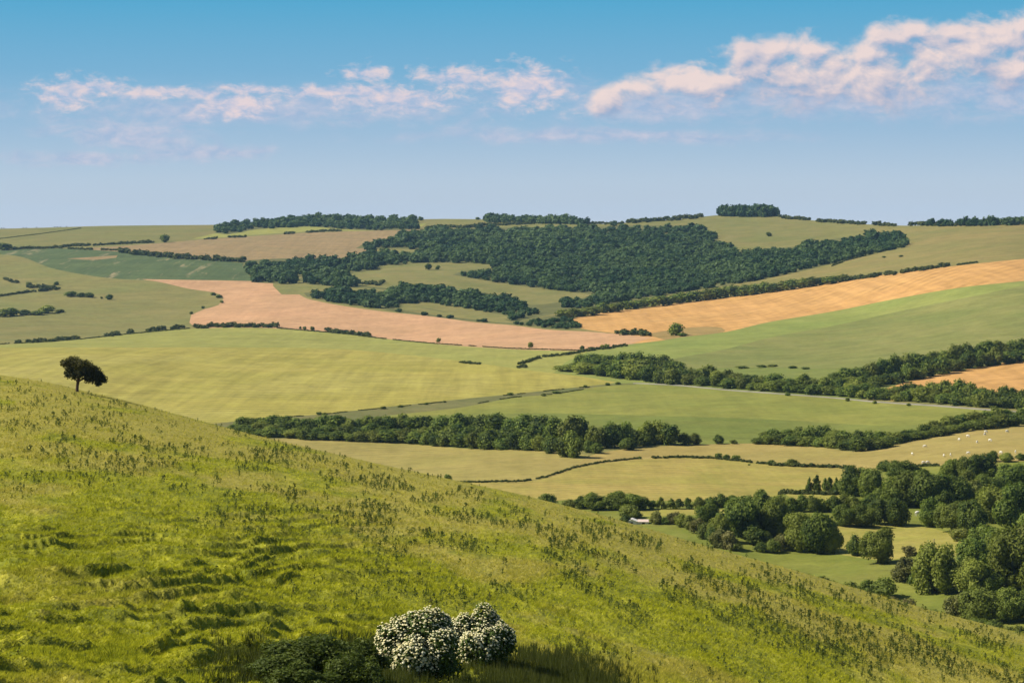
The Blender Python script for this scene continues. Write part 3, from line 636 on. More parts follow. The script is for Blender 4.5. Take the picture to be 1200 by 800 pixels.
# valley trees (u, foot, width, height, kind, label)
VT = [
 (828,613,24,23,'round','round dark tree standing at the shed side of the valley thicket'),
 (843,635,26,31,'round','leaning round tree below the round dark one, thicket edge'),
 (866,628,44,45,'wide','broad sunlit tree leading the big valley thicket'),
 (888,622,42,46,'round','tallest tree of the big valley thicket, second behind the sunlit one'),
 (907,628,36,46,'round','shaded tree in the middle of the big valley thicket'),
 (922,626,26,36,'round','narrow tree closing the big valley thicket'),
 (887,638,28,21,'shrub','isolated rounded bush in the mouth of the thicket glade'),
 (854,643,21,21,'brush','pale brownish bush at the foot of the diagonal hedge'),
 (864,645,13,10,'shrub','little dark bush casting a shadow at the end of the diagonal hedge'),
 (892,646,17,11,'shrub','low dark bush below the thicket glade'),
 (905,647,19,15,'shrub','low bush beside the three-crowned tree'),
 (917,644,22,18,'brush','brownish bush against the three-crowned tree'),
 (938,645,38,44,'wide','sunlit first crown of the big three-crowned tree by the pasture'),
 (958,648,38,47,'round','tallest middle crown of the three-crowned tree by the pasture'),
 (974,648,26,36,'round','low last crown of the three-crowned tree by the pasture'),
 (1003,651,23,25,'shrub','dark bush at the corner of the dry golden meadow'),
 (1029,660,38,41,'round','solitary bright round tree with its shadow on the golden meadow'),
 (1065,651,18,12,'brush','small flowering bush at the lower edge of the golden meadow'),
 (1060,681,30,29,'brush','brownish spreading bush leaning on the largest solitary tree'),
 (1078,690,26,24,'shrub','dark bush under the largest solitary tree'),
 (1096,694,52,57,'wide','largest solitary tree below the golden meadow'),
 (1143,668,38,36,'round','tree behind the wide twin beside the largest solitary tree'),
 (1138,694,48,40,'wide','wide tree beside the largest solitary tree'),
 (1160,694,30,32,'round','narrow dark partner of the wide tree beside the largest'),
 (1185,690,56,70,'wide','huge tree beyond the lane gap at the frame edge'),
 (1215,694,50,62,'wide','huge tree partly cut off, beyond the lane gap'),
 (1120,727,32,30,'brush','pinkish brown bush at the head of the shaggy thicket'),
 (1148,728,44,38,'wide','shaggy tree in the middle of the lowest thicket'),
 (1178,728,42,39,'wide','shaggy tree following in the lowest thicket'),
 (1206,727,36,36,'wide','last shaggy tree of the lowest thicket, partly cut off'),
 (1145,740,28,16,'lightshrub','bright leafy shrub, first of the row on the hill brow'),
 (1165,745,30,19,'lightshrub','bright leafy shrub, second of the row on the hill brow'),
 (1186,753,28,20,'lightshrub','bright leafy shrub, third of the row on the hill brow'),
 (1208,760,28,20,'lightshrub','bright leafy shrub, last of the row, partly cut off'),
 (945,686,20,14,'shrub','dark little bush on the brow, first below the green pasture'),
 (962,689,24,14,'shrub','dark spreading bush on the brow, second below the green pasture'),
 (975,690,12,10,'dot','tiny bush on the brow, third below the green pasture'),
 (993,698,28,17,'shrub','rounded bush on the brow below the pasture bend'),
 (1018,699,24,20,'shrub','dark bush touching the largest brow bush'),
 (1036,700,32,24,'shrub','largest dark bush on the hill brow'),
 (1042,714,26,15,'brush','low brown bush under the largest brow bush'),
 (1063,718,24,17,'brush','brown bush ending the brow bushes'),
 (1094,724,15,11,'lightshrub','small light green bush alone on the brow'),
 (990,616,26,24,'round','first tree of the row behind the golden meadow'),
 (1010,617,28,26,'round','second tree of the row behind the golden meadow'),
 (1030,614,26,32,'round','third and taller tree of the row behind the golden meadow'),
 (1050,616,28,32,'round','fourth tree of the row behind the golden meadow'),
 (1000,581,34,35,'wide','dark broad tree next to the little conifers'),
 (1020,582,32,33,'wide','lighter broad tree beyond the one next to the conifers'),
 (1058,564,34,24,'wide','broad tree rising against the sheep pasture'),
 (1036,552,17,13,'shrub','rounded bush on the sheep pasture edge'),
 (1047,553,10,8,'dot','small bush beside the rounded one on the sheep pasture edge'),
 (1045,592,32,32,'round','tree in front of the one against the sheep pasture'),
 (1066,593,38,40,'wide','sunlit broad tree at the heart of the valley wood'),
 (1086,595,40,43,'round','shaded broad tree at the heart of the valley wood'),
 (1103,594,34,38,'round','dark narrow tree at the heart of the valley wood'),
 (1120,593,34,35,'round','dark round tree before the yellowish one'),
 (1114,562,26,24,'round','small tree in the upper edge of the valley wood'),
 (1133,563,26,28,'round','dark tree nearest the sheep gap, upper edge of the valley wood'),
 (1150,563,38,31,'wide','dark broad tree beside the sheep gap'),
 (1187,573,38,29,'wide','low broad tree beyond the sheep gap'),
 (1213,574,38,36,'wide','tree cut by the frame beyond the sheep gap'),
 (1141,589,26,27,'light','yellowish light tree in the valley wood'),
 (1158,582,30,26,'round','dark tree above the huge dark one'),
 (1165,612,42,42,'wide','huge dark tree in the valley wood'),
 (1192,620,50,54,'wide','largest dark tree of the valley wood at the frame'),
 (1092,617,30,33,'round','tree behind the golden meadow near the white cow'),
 (1115,623,34,35,'round','tree above the end of the golden meadow'),
 (1139,627,36,40,'round','shaggy tree above the corner of the golden meadow'),
 (1125,634,24,16,'lightshrub','light bush at the corner of the golden meadow'),
 (1150,640,28,25,'light','pale green tree at the corner of the golden meadow'),
 (1168,656,38,38,'wide','broad dull tree above the lane gap'),
 (1193,661,42,46,'round','tall dull tree above the lane gap'),
 (1215,640,42,46,'round','tree partly cut off above the lane gap'),
 (1107,606,26,30,'round','tree filling the dark middle of the valley wood'),
 (1075,576,26,26,'round','dark tree tucked behind the heart of the valley wood'),
 (1135,577,26,26,'round','dark tree tucked behind the yellowish one'),
 (1032,594,24,22,'shrub','bush linking the thick hedge to the valley wood'),
 (1020,598,22,20,'shrub','last rounded bush of the thick hedge'),
 (948,577,9,18,'conifer','little pointed conifer, first of five above the thick hedge'),
 (957,577,10,20,'conifer','tallest little pointed conifer, second of five'),
 (967,577,9,17,'conifer','little pointed conifer, third of five after the gap'),
 (973,577,9,18,'conifer','little pointed conifer, fourth of five after the gap'),
 (980,578,9,18,'conifer','little pointed conifer, fifth of five next to the broad trees'),
 (642,593,23,15,'shrub','dark bush on the brow at the beginning of the shed hedge'),
 (666,596,19,11,'shrub','low bush second in the shed hedge'),
 (682,596,17,15,'shrub','rounded bush third in the shed hedge'),
 (699,597,27,20,'round','small tree fourth in the shed hedge'),
 (723,597,35,21,'wide','broadest tree of the shed hedge above the shed'),
 (741,597,24,19,'round','small tree just past the broadest of the shed hedge'),
 (754,597,19,15,'shrub','rounded bush of the shed hedge past its trees'),
 (765,596,12,10,'conifer','little pointed shrub, first beyond the shed hedge gap'),
 (775,596,11,14,'conifer','tallest pointed shrub beyond the shed hedge gap'),
 (786,596,12,12,'conifer','third pointed shrub beyond the shed hedge gap'),
 (796,596,13,12,'conifer','fourth pointed shrub beyond the shed hedge gap'),
 (807,596,13,13,'conifer','fifth pointed shrub beyond the shed hedge gap'),
 (819,595,15,13,'shrub','sixth bush beyond the shed hedge gap'),
 (831,595,14,13,'shrub','seventh bush beyond the shed hedge gap'),
 (844,594,17,16,'shrub','eighth bush beyond the shed hedge gap'),
 (857,593,17,13,'shrub','last bush of the shed hedge beside the thicket'),
 (735,606,21,15,'lightshrub','light green bush on the bank behind the shed'),
 (745,607,18,10,'shrub','dark bush on the bank behind the shed roof'),
 (733,613.5,13,11,'shrub','dark round bush against the shed gable'),
 (769,614,15,16,'lightshrub','leafy light bush beside the shed'),
 (780,614,13,9,'shrub','low dark bush between the light bush and diagonal hedge'),
 (1163,541,15,13,'shrub','rounded bush on the upper hedge beyond the sheep gap'),
 (1180,541,18,11,'shrub','low bush second on the upper hedge beyond the sheep gap'),
 (1196,539,13,8,'shrub','low bush last on the upper hedge beyond the sheep gap'),
]
for k, (u, v) in enumerate([(790,614),(799,617),(808,620),(817,625),(826,631),(835,637),(843,641)]):
    VT.append((u, v, 17+k*.5, 14+k*1.2, 'shrub' if k % 3 else 'brush', f"leafy bush {ordinal(k+1)} along the diagonal hedge descending from the shed"))
for k in range(9):
    VT.append((916+k*12, 599+(k % 2)*.6, 19, 17+random.uniform(-2, 3), 'shrub', f"rounded dark bush {ordinal(k+1)} along the thick hedge above the golden meadow"))
for (u, v, w, h, key, lab) in VT:
    small = key in ('shrub', 'brush', 'lightshrub', 'dot')
    plant(key, 'shrub' if small else ('conifer_tree' if key == 'conifer' else 'tree'), u, v, w, h, lab, 'shrub' if small else 'tree',
          'bushes of the valley' if small else 'trees of the valley', trunk=not small)

# solitary trees and bushes among the far fields
ST = [
 (193,284,11,9,'row','tree','solitary round tree on the hedge below the green skyline field'),
 (792,393,15,14,'row','tree','solitary dark tree at the foot of the orange field'),
 (800,394,11,4,'dot','shrub','low bush beside the solitary tree of the orange field'),
 (5,293,15,8,'row','tree','dark clump of trees at the end of the skyline hedge'),
 (901,277,6,5,'dot','shrub','lone dark bush on the hilltop grass beside the big wood'),
 (493,258.5,6,4.5,'dot','tree','lone tree on the skyline next to the hanging wood'),
 (483,257.5,7,5,'dot','tree','tree standing proud at the end of the hanging wood'),
 (560,257.5,5,3,'dot','shrub','small bush on the skyline before the skyline wood'),
 (502,316,8,7,'row','tree','dark lone tree in the great clearing'),
 (513,316,5,5,'dot','tree','smaller tree beside the lone tree of the great clearing'),
 (514,401,5,5,'dot','shrub','round bush on the lower edge of the salmon field, first of the far trio'),
 (622,407,6,6,'dot','shrub','round bush on the lower edge of the salmon field, near the copse'),
 (682,410,5,5,'dot','shrub','round bush between salmon field and rounded copse'),
 (706,408,5,4,'dot','shrub','bush after the one between salmon field and copse'),
 (711,407.5,6,4.5,'dot','shrub','bush paired on the salmon field tip'),
 (693,409.5,8,3,'dot','shrub','low bush on the hedge corner above the copse'),
 (352,385.5,3,3,'dot','shrub','tiny bush on the field line, first after the hedge'),
 (357,386,4,3.5,'dot','shrub','tiny bush on the field line, second after the hedge'),
 (366,387,5,4.5,'dot','shrub','small bush on the field line, third after the hedge'),
 (250,346,6,3.5,'dot','shrub','small dark bush at the bend of the salmon field'),
 (257,349,7,3.5,'dot','shrub','second small bush at the bend of the salmon field'),
 (260,355,4,3,'dot','shrub','tiny bush on the inner edge of the salmon field'),
 (238,361.5,3.5,3,'dot','shrub','tiny bush half way down the salmon edge'),
 (224,368,4,3,'dot','shrub','tiny bush at the lower corner of the salmon edge'),
 (128,351,8,6,'dot','shrub','round bush alone in the green pasture'),
 (119,350,3,2.5,'dot','shrub','very small bush beside the pasture round one'),
 (34,336,7,5.5,'dot','shrub','bush at the end of the short pasture hedge'),
 (66,334,6,4,'dot','shrub','bush standing over the short pasture hedge'),
 (83,347.5,13,6,'row','tree','clump of dark trees in the green pasture, near end'),
 (95,348,10,5,'dot','shrub','middle bush of the clump in the green pasture'),
 (105,348.5,11,5.5,'dot','shrub','far bush of the clump in the green pasture'),
 (55,367,17,9,'row','tree','rounded dark tree in the lower pasture hollow'),
 (44,369,15,5,'dot','shrub','low bush beside the tree in the pasture hollow'),
 (70,366,10,3.5,'dot','shrub','flat bush beyond the tree in the pasture hollow'),
 (4,371,15,9,'row','tree','tree at the frame edge in the lower pasture'),
 (14,370,14,9,'row','tree','second tree beside the frame edge in the lower pasture'),
 (28,369,14,6,'dot','shrub','low bush following the lower pasture trees'),
 (374,486,6,3.5,'dot','shrub','small dark bush on the barley bank, first from the belt'),
 (380,485.8,5,2.5,'dot','shrub','little bush beside the first on the barley bank'),
 (449,479,7,3,'dot','shrub','second bush on the barley bank'),
 (469,477,7,2.5,'dot','shrub','third bush on the barley bank'),
 (500,474,5,2.5,'dot','shrub','fourth bush on the barley bank'),
 (521,471.5,4,2,'dot','shrub','fifth bush on the barley bank'),
 (598,463,7,3,'dot','shrub','sixth bush on the barley bank'),
 (637,464,6,3,'dot','shrub','low bush on the inner line of the barley bank'),
 (652,461,10,3,'dot','shrub','flat bush on the inner line of the barley bank'),
 (686,454,5,3,'dot','shrub','bush near the barley tip'),
 (712,451.5,6,3,'dot','shrub','bush on the barley tip before the copse'),
 (724,450.5,6,3,'dot','shrub','bush between barley tip and pale lane'),
 (870,431.5,14,2.8,'dot','shrub','flat bush on the faint line of the grazing slope'),
 (892,430.5,11,3,'dot','shrub','second flat bush on the faint line of the grazing slope'),
 (905,429.5,12,2.6,'dot','shrub','third flat bush on the faint line of the grazing slope'),
 (929,431.5,11,2.8,'dot','shrub','fourth flat bush on the faint line of the grazing slope'),
 (944,432.5,9,2.4,'dot','shrub','fifth flat bush on the faint line of the grazing slope'),
 (993,470,5,4,'dot','shrub','dark bush on the meadow edge of the lane, first'),
 (1025,473,5,3.5,'dot','shrub','dark bush on the meadow edge of the lane, second'),
 (1065,475.5,5,3,'dot','shrub','dark bush on the meadow edge of the lane, third'),
 (923,463.5,6,3,'dot','shrub','dark bush on the meadow edge of the lane, before the first'),
 (878,545,3,2,'dot','shrub','tiny bush in the mown field hedge'),
 (928,546,13,8,'shrub','shrub','round bush on the hedge above the mown field'),
 (904,545,9,6,'shrub','shrub','bush on the hedge above the mown field, next to the round one'),
 (842,537,9,6,'dot','shrub','round bush crowning the curved hedge'),
 (851,538,8,5.5,'dot','shrub','second round bush crowning the curved hedge'),
 (862,539,9,6,'dot','shrub','third round bush crowning the curved hedge'),
 (750,537.5,4,3,'dot','shrub','tiny bush on the rising part of the curved hedge'),
 (739,389,0,0,'dot','shrub',''),
 (524,559,0,0,'dot','shrub',''),
 (525,563,9,7,'dot','shrub','round grey green bush behind the hill brow at the hay field'),
 (1056,301,5,2,'dot','shrub','small bush on the downland above the orange field'),
 (1057,300.5,0,0,'dot','shrub',''),
 (1036,302,5,2,'dot','shrub','second small bush on the downland above the orange field'),
]
for (u, v, w, h, key, nm, lab) in ST:
    if w: plant(key, nm, u, v, w*1.1, h*1.05, lab, nm, 'solitary bushes among the fields' if nm == 'shrub' else 'solitary trees among the fields', trunk=(nm == 'tree'))

# ------------------------------------------------------------------ hedges (one thing each) and far woods (masses)
BL = [crown(400+i, lobes=5, leaves=46, leaf=.26, z0=-.1, lobe_r=(.26,.36)) for i in range(5)]
WT = [crown(430+i, lobes=9, leaves=120, leaf=.15, z0=.0, lobe_r=(.2,.3)) for i in range(7)]
def mass(items, protos, r):
    """items: (P, width, height) -> one big mesh made of many crowns"""
    V = []; Fl = {3: [], 4: []}; T = []; n = 0
    for (P, w, h, *dt) in items:
        v, Fs, t = protos[r.integers(len(protos))]
        a = r.uniform(0, 6.28); c, s = math.cos(a), math.sin(a)
        q = np.stack([(v[:, 0]*c - v[:, 1]*s)*w + P[0], (v[:, 0]*s + v[:, 1]*c)*w + P[1], v[:, 2]*h + P[2]], 1)
        V.append(q); T.append(np.clip(t*.85 + r.uniform(-.3, .4) + (dt[0] if dt else 0), 0, 1))
        for f in Fs: Fl[f.shape[1]].append(f + n)
        n += len(v)
    return np.concatenate(V), [np.concatenate(x) for x in Fl.values() if x], np.concatenate(T)
def hedge(label, path, hpx, gap=0.0, group=None, jit=.3):
    r = np.random.default_rng(int(path[0][0]*7+path[0][1]*13) % 100000)
    path = [np.array(p, float) for p in path]; items = []
    for a, b in zip(path[:-1], path[1:]):
        L = np.linalg.norm(b-a); n = max(1, int(L/(hpx*.55)))
        for i in range(n):
            t = (i+r.uniform(0, 1))/n; p = a*(1-t)+b*t
            if gap and vnoise(p[0]/9.0+path[0][1], 3.3) < gap: continue
            h = hpx*r.uniform(1-jit, 1+jit); P = land(p[0], p[1] + r.normal(0, .12*min(hpx, 4))); k = P[1]/F
            items.append((P, h*1.5*k*r.uniform(.8, 1.3), h*k))
    if not items: return
    V, Fs, T = mass(items, BL, r)
    c = np.array(items[0][0]); V = V - c
    o = obj('hedge', npmesh('hedge', V, Fs, M['hedge'], False, {'tint': T}), label=label, cat='hedge', group=group or 'hedges between the far fields'); o.location = c.tolist()
HG = [
 ('long dark hedge between green skyline field and dark crop', [(10,292),(60,291),(85,288.5),(120,287.5),(150,285.5),(180,284.3)], 2.6, .1),
 ('broken hedge under the end of the skyline hedge', [(70,291.5),(82,291.6),(110,292.5),(138,293.5)], 2.0, .35),
 ('broken hedge along the top of the brown fallow field', [(240,280.5),(262,279),(300,277),(340,274),(375,271.5),(400,270.6)], 2.2, .35),
 ('tree dotted hedge between brown fallow field and dark crop', [(140,295.5),(160,298.5),(200,302),(240,304.5),(285,307)], 5.0, .05),
 ('dark hedge between green pasture and barley, near end', [(18,402),(60,400),(92,396.5)], 3.6, .25),
 ('dark hedge between green pasture and barley, middle', [(124,393.5),(140,392)], 4, 0),
 ('small hedge piece between pasture and barley', [(148,391),(156,390)], 4, 0),
 ('hedge piece between pasture and barley past the middle', [(171,388.5),(192,386)], 4, .1),
 ('hedge piece ending the pasture and barley edge', [(202,385),(216,384)], 4, 0),
 ('faint continuous hedge bottom along the pasture edge', [(-5,403.5),(60,400.6),(100,397),(150,391.5),(222,385)], 1.2, .15),
 ('dark broken hedge below the salmon field', [(228,384.5),(262,383.2),(300,383),(324,383.8)], 4.6, .12),
 ('short dark hedge below the middle of the salmon field', [(384,388.6),(405,390.8),(434,394.5)], 4.2, .1),
 ('thin hedge line under the salmon field', [(324,384.5),(400,391),(450,397),(500,402),(560,406),(600,408.5),(690,411)], 1.1, .2),
 ('thick bushy hedge at the tip of the orange field', [(722,391.5),(735,391.8),(750,393),(762,395)], 6, .0),
 ('dark hedge piece above the copse, far end', [(608,427),(620,424),(631,420)], 3.2, .1),
 ('low hedge joining salmon tip to the copse', [(637,418.5),(665,415.5),(685,412),(705,409.5),(735,405)], 2.8, .1),
 ('small hedge knot beside the barley crest', [(607,431),(618,431)], 3.6, 0),
 ('short dark hedge on the barley slope', [(538,424.6),(546,425.4),(562,427)], 2.4, .15),
 ('hedge of low bushes at the end of the orange field row', [(985,330),(1000,328),(1037,322.5),(1060,319.8),(1112,312)], 4.2, .12),
 ('fine hedge line continuing above the orange field', [(1112,311.8),(1150,307.5)], 1.8, .4),
 ('curved hedge between hay field and mown field', [(535,565.5),(575,564.5),(612,564),(640,559),(675,547.5),(700,542.5),(725,539.6),(750,537)], 2.0, .12),
 ('curved hedge crest above the mown field', [(765,536.8),(800,536),(837,537),(860,539.5),(905,544.5)], 2.4, .15),
 ('low hedge between sheep pasture and mown field', [(905,545),(950,546.8),(995,548.4)], 3.6, .1),
 ('low hedge along the sheep pasture foot', [(1050,553),(1075,546.5),(1100,545.5)], 3.2, .05),
 ('low brownish hedge beside the little conifers', [(913,578.5),(945,578.5),(985,579.5)], 4.5, .0),
 ('dark short hedge in the green pasture', [(33,337),(60,337.5)], 3.2, 0),
 ('dark slanting hedge in the green pasture', [(46,341.5),(62,339.5),(70,340)], 3.8, 0),
 ('dark hedge patch at the pasture edge', [(6,327.5),(14,330.5),(20,331.5)], 3, 0),
 ('thin dark hedge across the green pasture', [(-2,347.5),(20,344.5),(42,341.5)], 2.4, 0),
 ('fine dark line of scrub across the skyline field', [(-5,280.5),(20,277.5),(45,274.5),(75,270.5),(95,267.5)], .8, .1),
 ('hedge along the fields on the skyline saddle', [(500,268.3),(520,265.5),(545,267.5),(565,264.5),(600,263.3),(625,262.5)], 3.0, .15),
 ('scrub line below the great clearing', [(425,333),(445,334),(450,332)], 4, 0),
 ('hedge above the small lower clearing', [(380,341.5),(420,343),(440,341.5)], 3, 0),
 ('thin scrub at the foot of the great wood', [(975,312),(990,306),(1010,301)], 1.6, .4),
 ('field boundary scrub above the meadow', [(560,472.6),(600,465.8),(650,461.8),(700,453.6)], 1.0, .5),
 ('field boundary scrub on the barley bank', [(300,491),(373,486),(450,478),(550,468),(650,457),(720,450.5)], 1.0, .5),
 ('skyline hedge beyond the great wood, far part', [(735,261),(760,259.5),(790,258),(815,256),(822,255)], 4.2, .08),
 ('skyline hedge between skyline wood and hill', [(690,262.5),(710,262.5),(735,262)], 2.4, .25),
 ('skyline hedge past the domed copse', [(912,254),(925,256.5),(950,259),(1000,262.5),(1035,264.5),(1050,265)], 3.6, .25),
 ('skyline hedge of trees on the far end', [(1068,264.5),(1085,264),(1110,264.5),(1140,263.5)], 4.2, .18),
]
for lab, path, h, gp in HG: hedge(lab, path, h, gp)

def wood(name, label, poly, sx, sy, w, h, seed, holes=(), vary=.3, drop=.75):
    r = np.random.default_rng(seed)
    P = np.array(poly, float); lo, hi = P.min(0), P.max(0)
    g = []
    for j, v in enumerate(np.arange(lo[1], hi[1]+sy, sy)):
        uu = np.arange(lo[0], hi[0]+sx, sx) + (sx/2 if j % 2 else 0)
        g.append(np.stack([uu + r.normal(0, sx*.3, len(uu)), np.full(len(uu), v) + r.normal(0, sy*.3, len(uu))], 1))
    g = np.concatenate(g); ok = inside(g, P)
    for q in holes: ok &= ~inside(g, np.array(q, float))
    if drop: ok &= inside(g - np.array([0, h*drop]), P) | (g[:, 1] - h*drop < horizon(g[:, 0]) - 2)
    for q in holes: ok &= ~inside(g - np.array([0, h*drop*.8]), np.array(q, float))
    g = g[ok]; g = g[g[:, 1] > horizon(g[:, 0]) - .5]
    items = []
    for u, v in g:
        p = land(u, v); k = p[1]/F; s = r.uniform(1-vary, 1+vary*1.2)*(.7+.6*vnoise(u/25., v/9.))
        if 'domed' in label: s *= .45 + .75*math.sqrt(max(0, 1-((u-877)/40)**2))
        items.append((p, w*k*s, h*k*s*r.uniform(.8, 1.2), (fbm(u/38.+seed, v/9., 3)-.5)*1.5))
    V, Fs, T = mass(items, WT, r)
    c = V.mean(0); V = V - c
    o = obj(name, npmesh(name, V, Fs, M['far'], False, {'tint': T}), label=label, cat='wood', kind='stuff'); o.location = c.tolist()
wood('wood', 'dark hanging wood on the skyline above the brown fallow field', WOODS['hanging_wood'], 5, 1.8, 8, 5.8, 1, drop=.3)
wood('wood', 'thin dark wood lying along the skyline', WOODS['skyline_wood'], 3.2, .9, 7, 6.4, 2, drop=0, vary=.2)
wood('wood', 'great dark wood covering the far valley side', WOODS['great_wood'], 5.8, 2.0, 9.2, 6.8, 3, CLEAR, vary=.35, drop=.8)
wood('wood', 'dark broken wood between the great clearing and salmon field', WOODS['copse_belt'], 6.0, 2.3, 9.6, 7.4, 4, CLEAR, vary=.35, drop=.5)
wood('wood', 'low fringe of bushes between wood and salmon field', WOODS['lower_copse'], 6, 2.2, 8, 4.5, 5, CLEAR, drop=.4)
wood('wood', 'small domed copse crowning the skyline hill', [(838,253.2),(845,251.3),(870,250.9),(900,251.4),(914,253.6),(900,254.8),(860,254.2)], 2.8, .8, 8, 8.6, 6, vary=.1, drop=0)
wood('wood', 'dark skyline wood at the far end of the downland', [(1075,265.2),(1100,264.2),(1160,263),(1200,261.8),(1320,258),(1320,262),(1200,264),(1130,265.4)], 4, 1.2, 8, 7.5, 8, drop=0, vary=.25)

# ------------------------------------------------------------------ plants of the near hill
def blade_tuft(r, n, h, w, lean=.35):
    """upright blades, returned as a triangle soup around the origin"""
    a = r.uniform(0, 6.28, n); ln = r.uniform(.1, lean, n)*h
    b = np.stack([r.normal(0, .10*h, n), r.normal(0, .10*h, n), np.full(n, -.04)], 1)
    hh = h*r.uniform(.6, 1.15, n)
    tip = b + np.stack([np.cos(a)*ln, np.sin(a)*ln, hh], 1)
    c = r.uniform(-.9, .9, n); s = np.stack([np.cos(c), np.sin(c), np.zeros(n)], 1)*w
    return np.stack([b - s, b + s, tip], 1)
def scatter_on_hill(n, r, dens, vmax=815):
    """n points evenly spread as the hill is seen, thinned by dens(u, v, x, y)"""
    out = []
    while sum(len(o) for o in out) < n:
        u = r.uniform(-30, 1230, n); v = r.uniform(430, vmax, n)
        ok = v > hill_sil(u) + .3; u, v = u[ok], v[ok]
        Y = hill_Y(u, v); x = ray_xz(u, v)[0]*Y
        k = r.uniform(0, 1, len(u)) < dens(u, v, x, Y)
        out.append(np.stack([u[k], v[k]], 1))
    return np.concatenate(out)[:n]
def grass():
    r = np.random.default_rng(21)
    uv = scatter_on_hill(170000, r, lambda u, v, x, y: np.clip(.30 + (v-hill_sil(u))/420, .3, 1)*np.clip(.45+1.3*(fbm(x/1.6, y/4.0, 2)-.4), .25, 1), 875)
    P = hill_pt(uv[:, 0], uv[:, 1]); dry = dryness(P[:, 0], P[:, 1], uv[:, 0], uv[:, 1])
    T = [blade_tuft(r, 6, 1.0, .075, 1.0) for _ in range(12)]
    V = []; A = []; B = []
    size = np.clip(.125 + .08*(fbm(P[:, 0]/2.5, P[:, 1]/5., 2)-.5)*2 + .06*np.clip((P[:, 1]-90)/150, 0, 1), .08, .42)
    big = (r.uniform(0, 1, len(P)) < .09*np.clip((620-uv[:, 0])/300, .1, 1)*np.clip((uv[:, 1]-560)/120, .05, 1)*np.clip(6*fbm(P[:, 0]/1.8+9, P[:, 1]/4., 2)-2.4, 0, 1.6))
    size = np.where(big, size*2.1, size)
    k = r.integers(12, size=len(P))
    for j in range(12):
        m = k == j; t = T[j].reshape(-1, 3)
        q = t[None]*(size[m]*r.uniform(.7, 1.35, m.sum()))[:, None, None] + P[m][:, None]
        V.append(q.reshape(-1, 3)); n = len(t)
        A.append(np.repeat(dry[m], n)); B.append(np.repeat(np.where(big[m], r.uniform(0, .5, m.sum()), r.uniform(0, 1, m.sum())), n))
    V = np.concatenate(V); A = np.concatenate(A); B = np.concatenate(B)
    m_, nt = new_mat('grass_blades'); g = G(nt)
    d = g.attr('dry'); b = g.attr('tint')
    green = g.mix(b, (.12,.155,.011), (.68,.665,.045)); straw = g.mix(b, (.27,.26,.045), (.66,.57,.10))
    col = g.mix(g.rng(d, .2, .85), green, straw)
    df = g.n('ShaderNodeBsdfDiffuse'); g.put(df.inputs[0], col); tr = g.n('ShaderNodeBsdfTranslucent'); g.put(tr.inputs[0], g.mix(.35, col, (.42,.42,.02)))
    mx = g.n('ShaderNodeMixShader'); mx.inputs[0].default_value = .45; g.put(mx.inputs[1], df.outputs[0]); g.put(mx.inputs[2], tr.outputs[0])
    o = g.n('ShaderNodeOutputMaterial'); g.put(o.inputs[0], mx.outputs[0])
    me = npmesh('grass', V, np.arange(len(V)).reshape(-1, 3), m_, False, {'dry': A, 'tint': B})
    obj('grass', me, label='short tufted yellow green grass covering the near hillside', cat='grass', kind='stuff')
grass()

def weed_shape(r):
    n = 26
    z = r.uniform(0, 1, n)**.8; a = r.uniform(0, 6.28, n); rad = (.42*(1-z)+.10)*r.uniform(.2, 1, n)
    P = np.stack([np.cos(a)*rad, np.sin(a)*rad, z*.95], 1)
    N = np.stack([np.cos(a), np.sin(a), np.full(n, .5)], 1)
    V, Fq = leaf_cards(P, N, .13, r, .5, 1.6)
    s, f = tube([(0,0,-.1),(r.normal(0,.02),0,.5),(r.normal(0,.05),r.normal(0,.05),1.0)], [.03,.022,.008], 4)
    return np.concatenate([V, s]), [Fq, f[:, :]+len(V)], np.concatenate([np.repeat(r.uniform(0, 1, n), 4), np.full(len(s), .3)])
def weeds():
    r = np.random.default_rng(33)
    def dens(u, v, x, y):
        t = v - hill_sil(u)
        band = np.clip(1.15 - t/190.0, .10, 1); band = np.where(t < 12, .75, band)
        band = band*np.clip(.6+u/500, .5, 1)
        cl = np.clip((fbm(x/4.0+40, y/12.0, 3)-.46)*7, .06, 1)
        return band*cl*.9
    uv = scatter_on_hill(9000, r, dens)
    P = hill_pt(uv[:, 0], uv[:, 1]); t = uv[:, 1]-hill_sil(uv[:, 0])
    hgt = (.14 + .46*r.uniform(0, 1, len(P))**2.2)*np.clip(1.15 - t/330, .45, 1)*np.where(r.uniform(0, 1, len(P)) < .12, 1.35, 1)
    px = hgt/P[:, 1]*F
    order = np.argsort(-px)
    S = [weed_shape(r) for _ in range(10)]
    ms = [npmesh('weed_plant', v, f, M['weed'], False, {'tint': t_}) for v, f, t_ in S]
    for q, i in enumerate(order[:300]):
        o = bpy.data.objects.new('weed_plant', ms[q % 10]); COL.objects.link(o)
        o.location = P[i].tolist(); w = hgt[i]*r.uniform(.8, 1.5); o.scale = (w, w, hgt[i]); o.rotation_euler = (r.normal(0, .08), r.normal(0, .08), r.uniform(0, 6.28))
        tag(o, label='dark green upright weed standing in the hillside grass', cat='weed', group='upright weeds on the near hillside')
    V = []; F3 = []; T = []; n = 0
    for i in order[300:]:
        v, fs, tt = S[r.integers(10)]; w = hgt[i]*r.uniform(.8, 1.7)
        V.append(v*np.array([w, w, hgt[i]]) + P[i]); T.append(np.clip(tt*.7+r.uniform(0, .3), 0, 1))
        F3 += [f+n for f in fs]; n += len(v)
    obj('weeds', npmesh('weeds', np.concatenate(V), np.concatenate(F3), M['weed'], False, {'tint': np.concatenate(T)}), label='scattered low dark weeds dotting the hillside grass', cat='weeds', kind='stuff')
weeds()

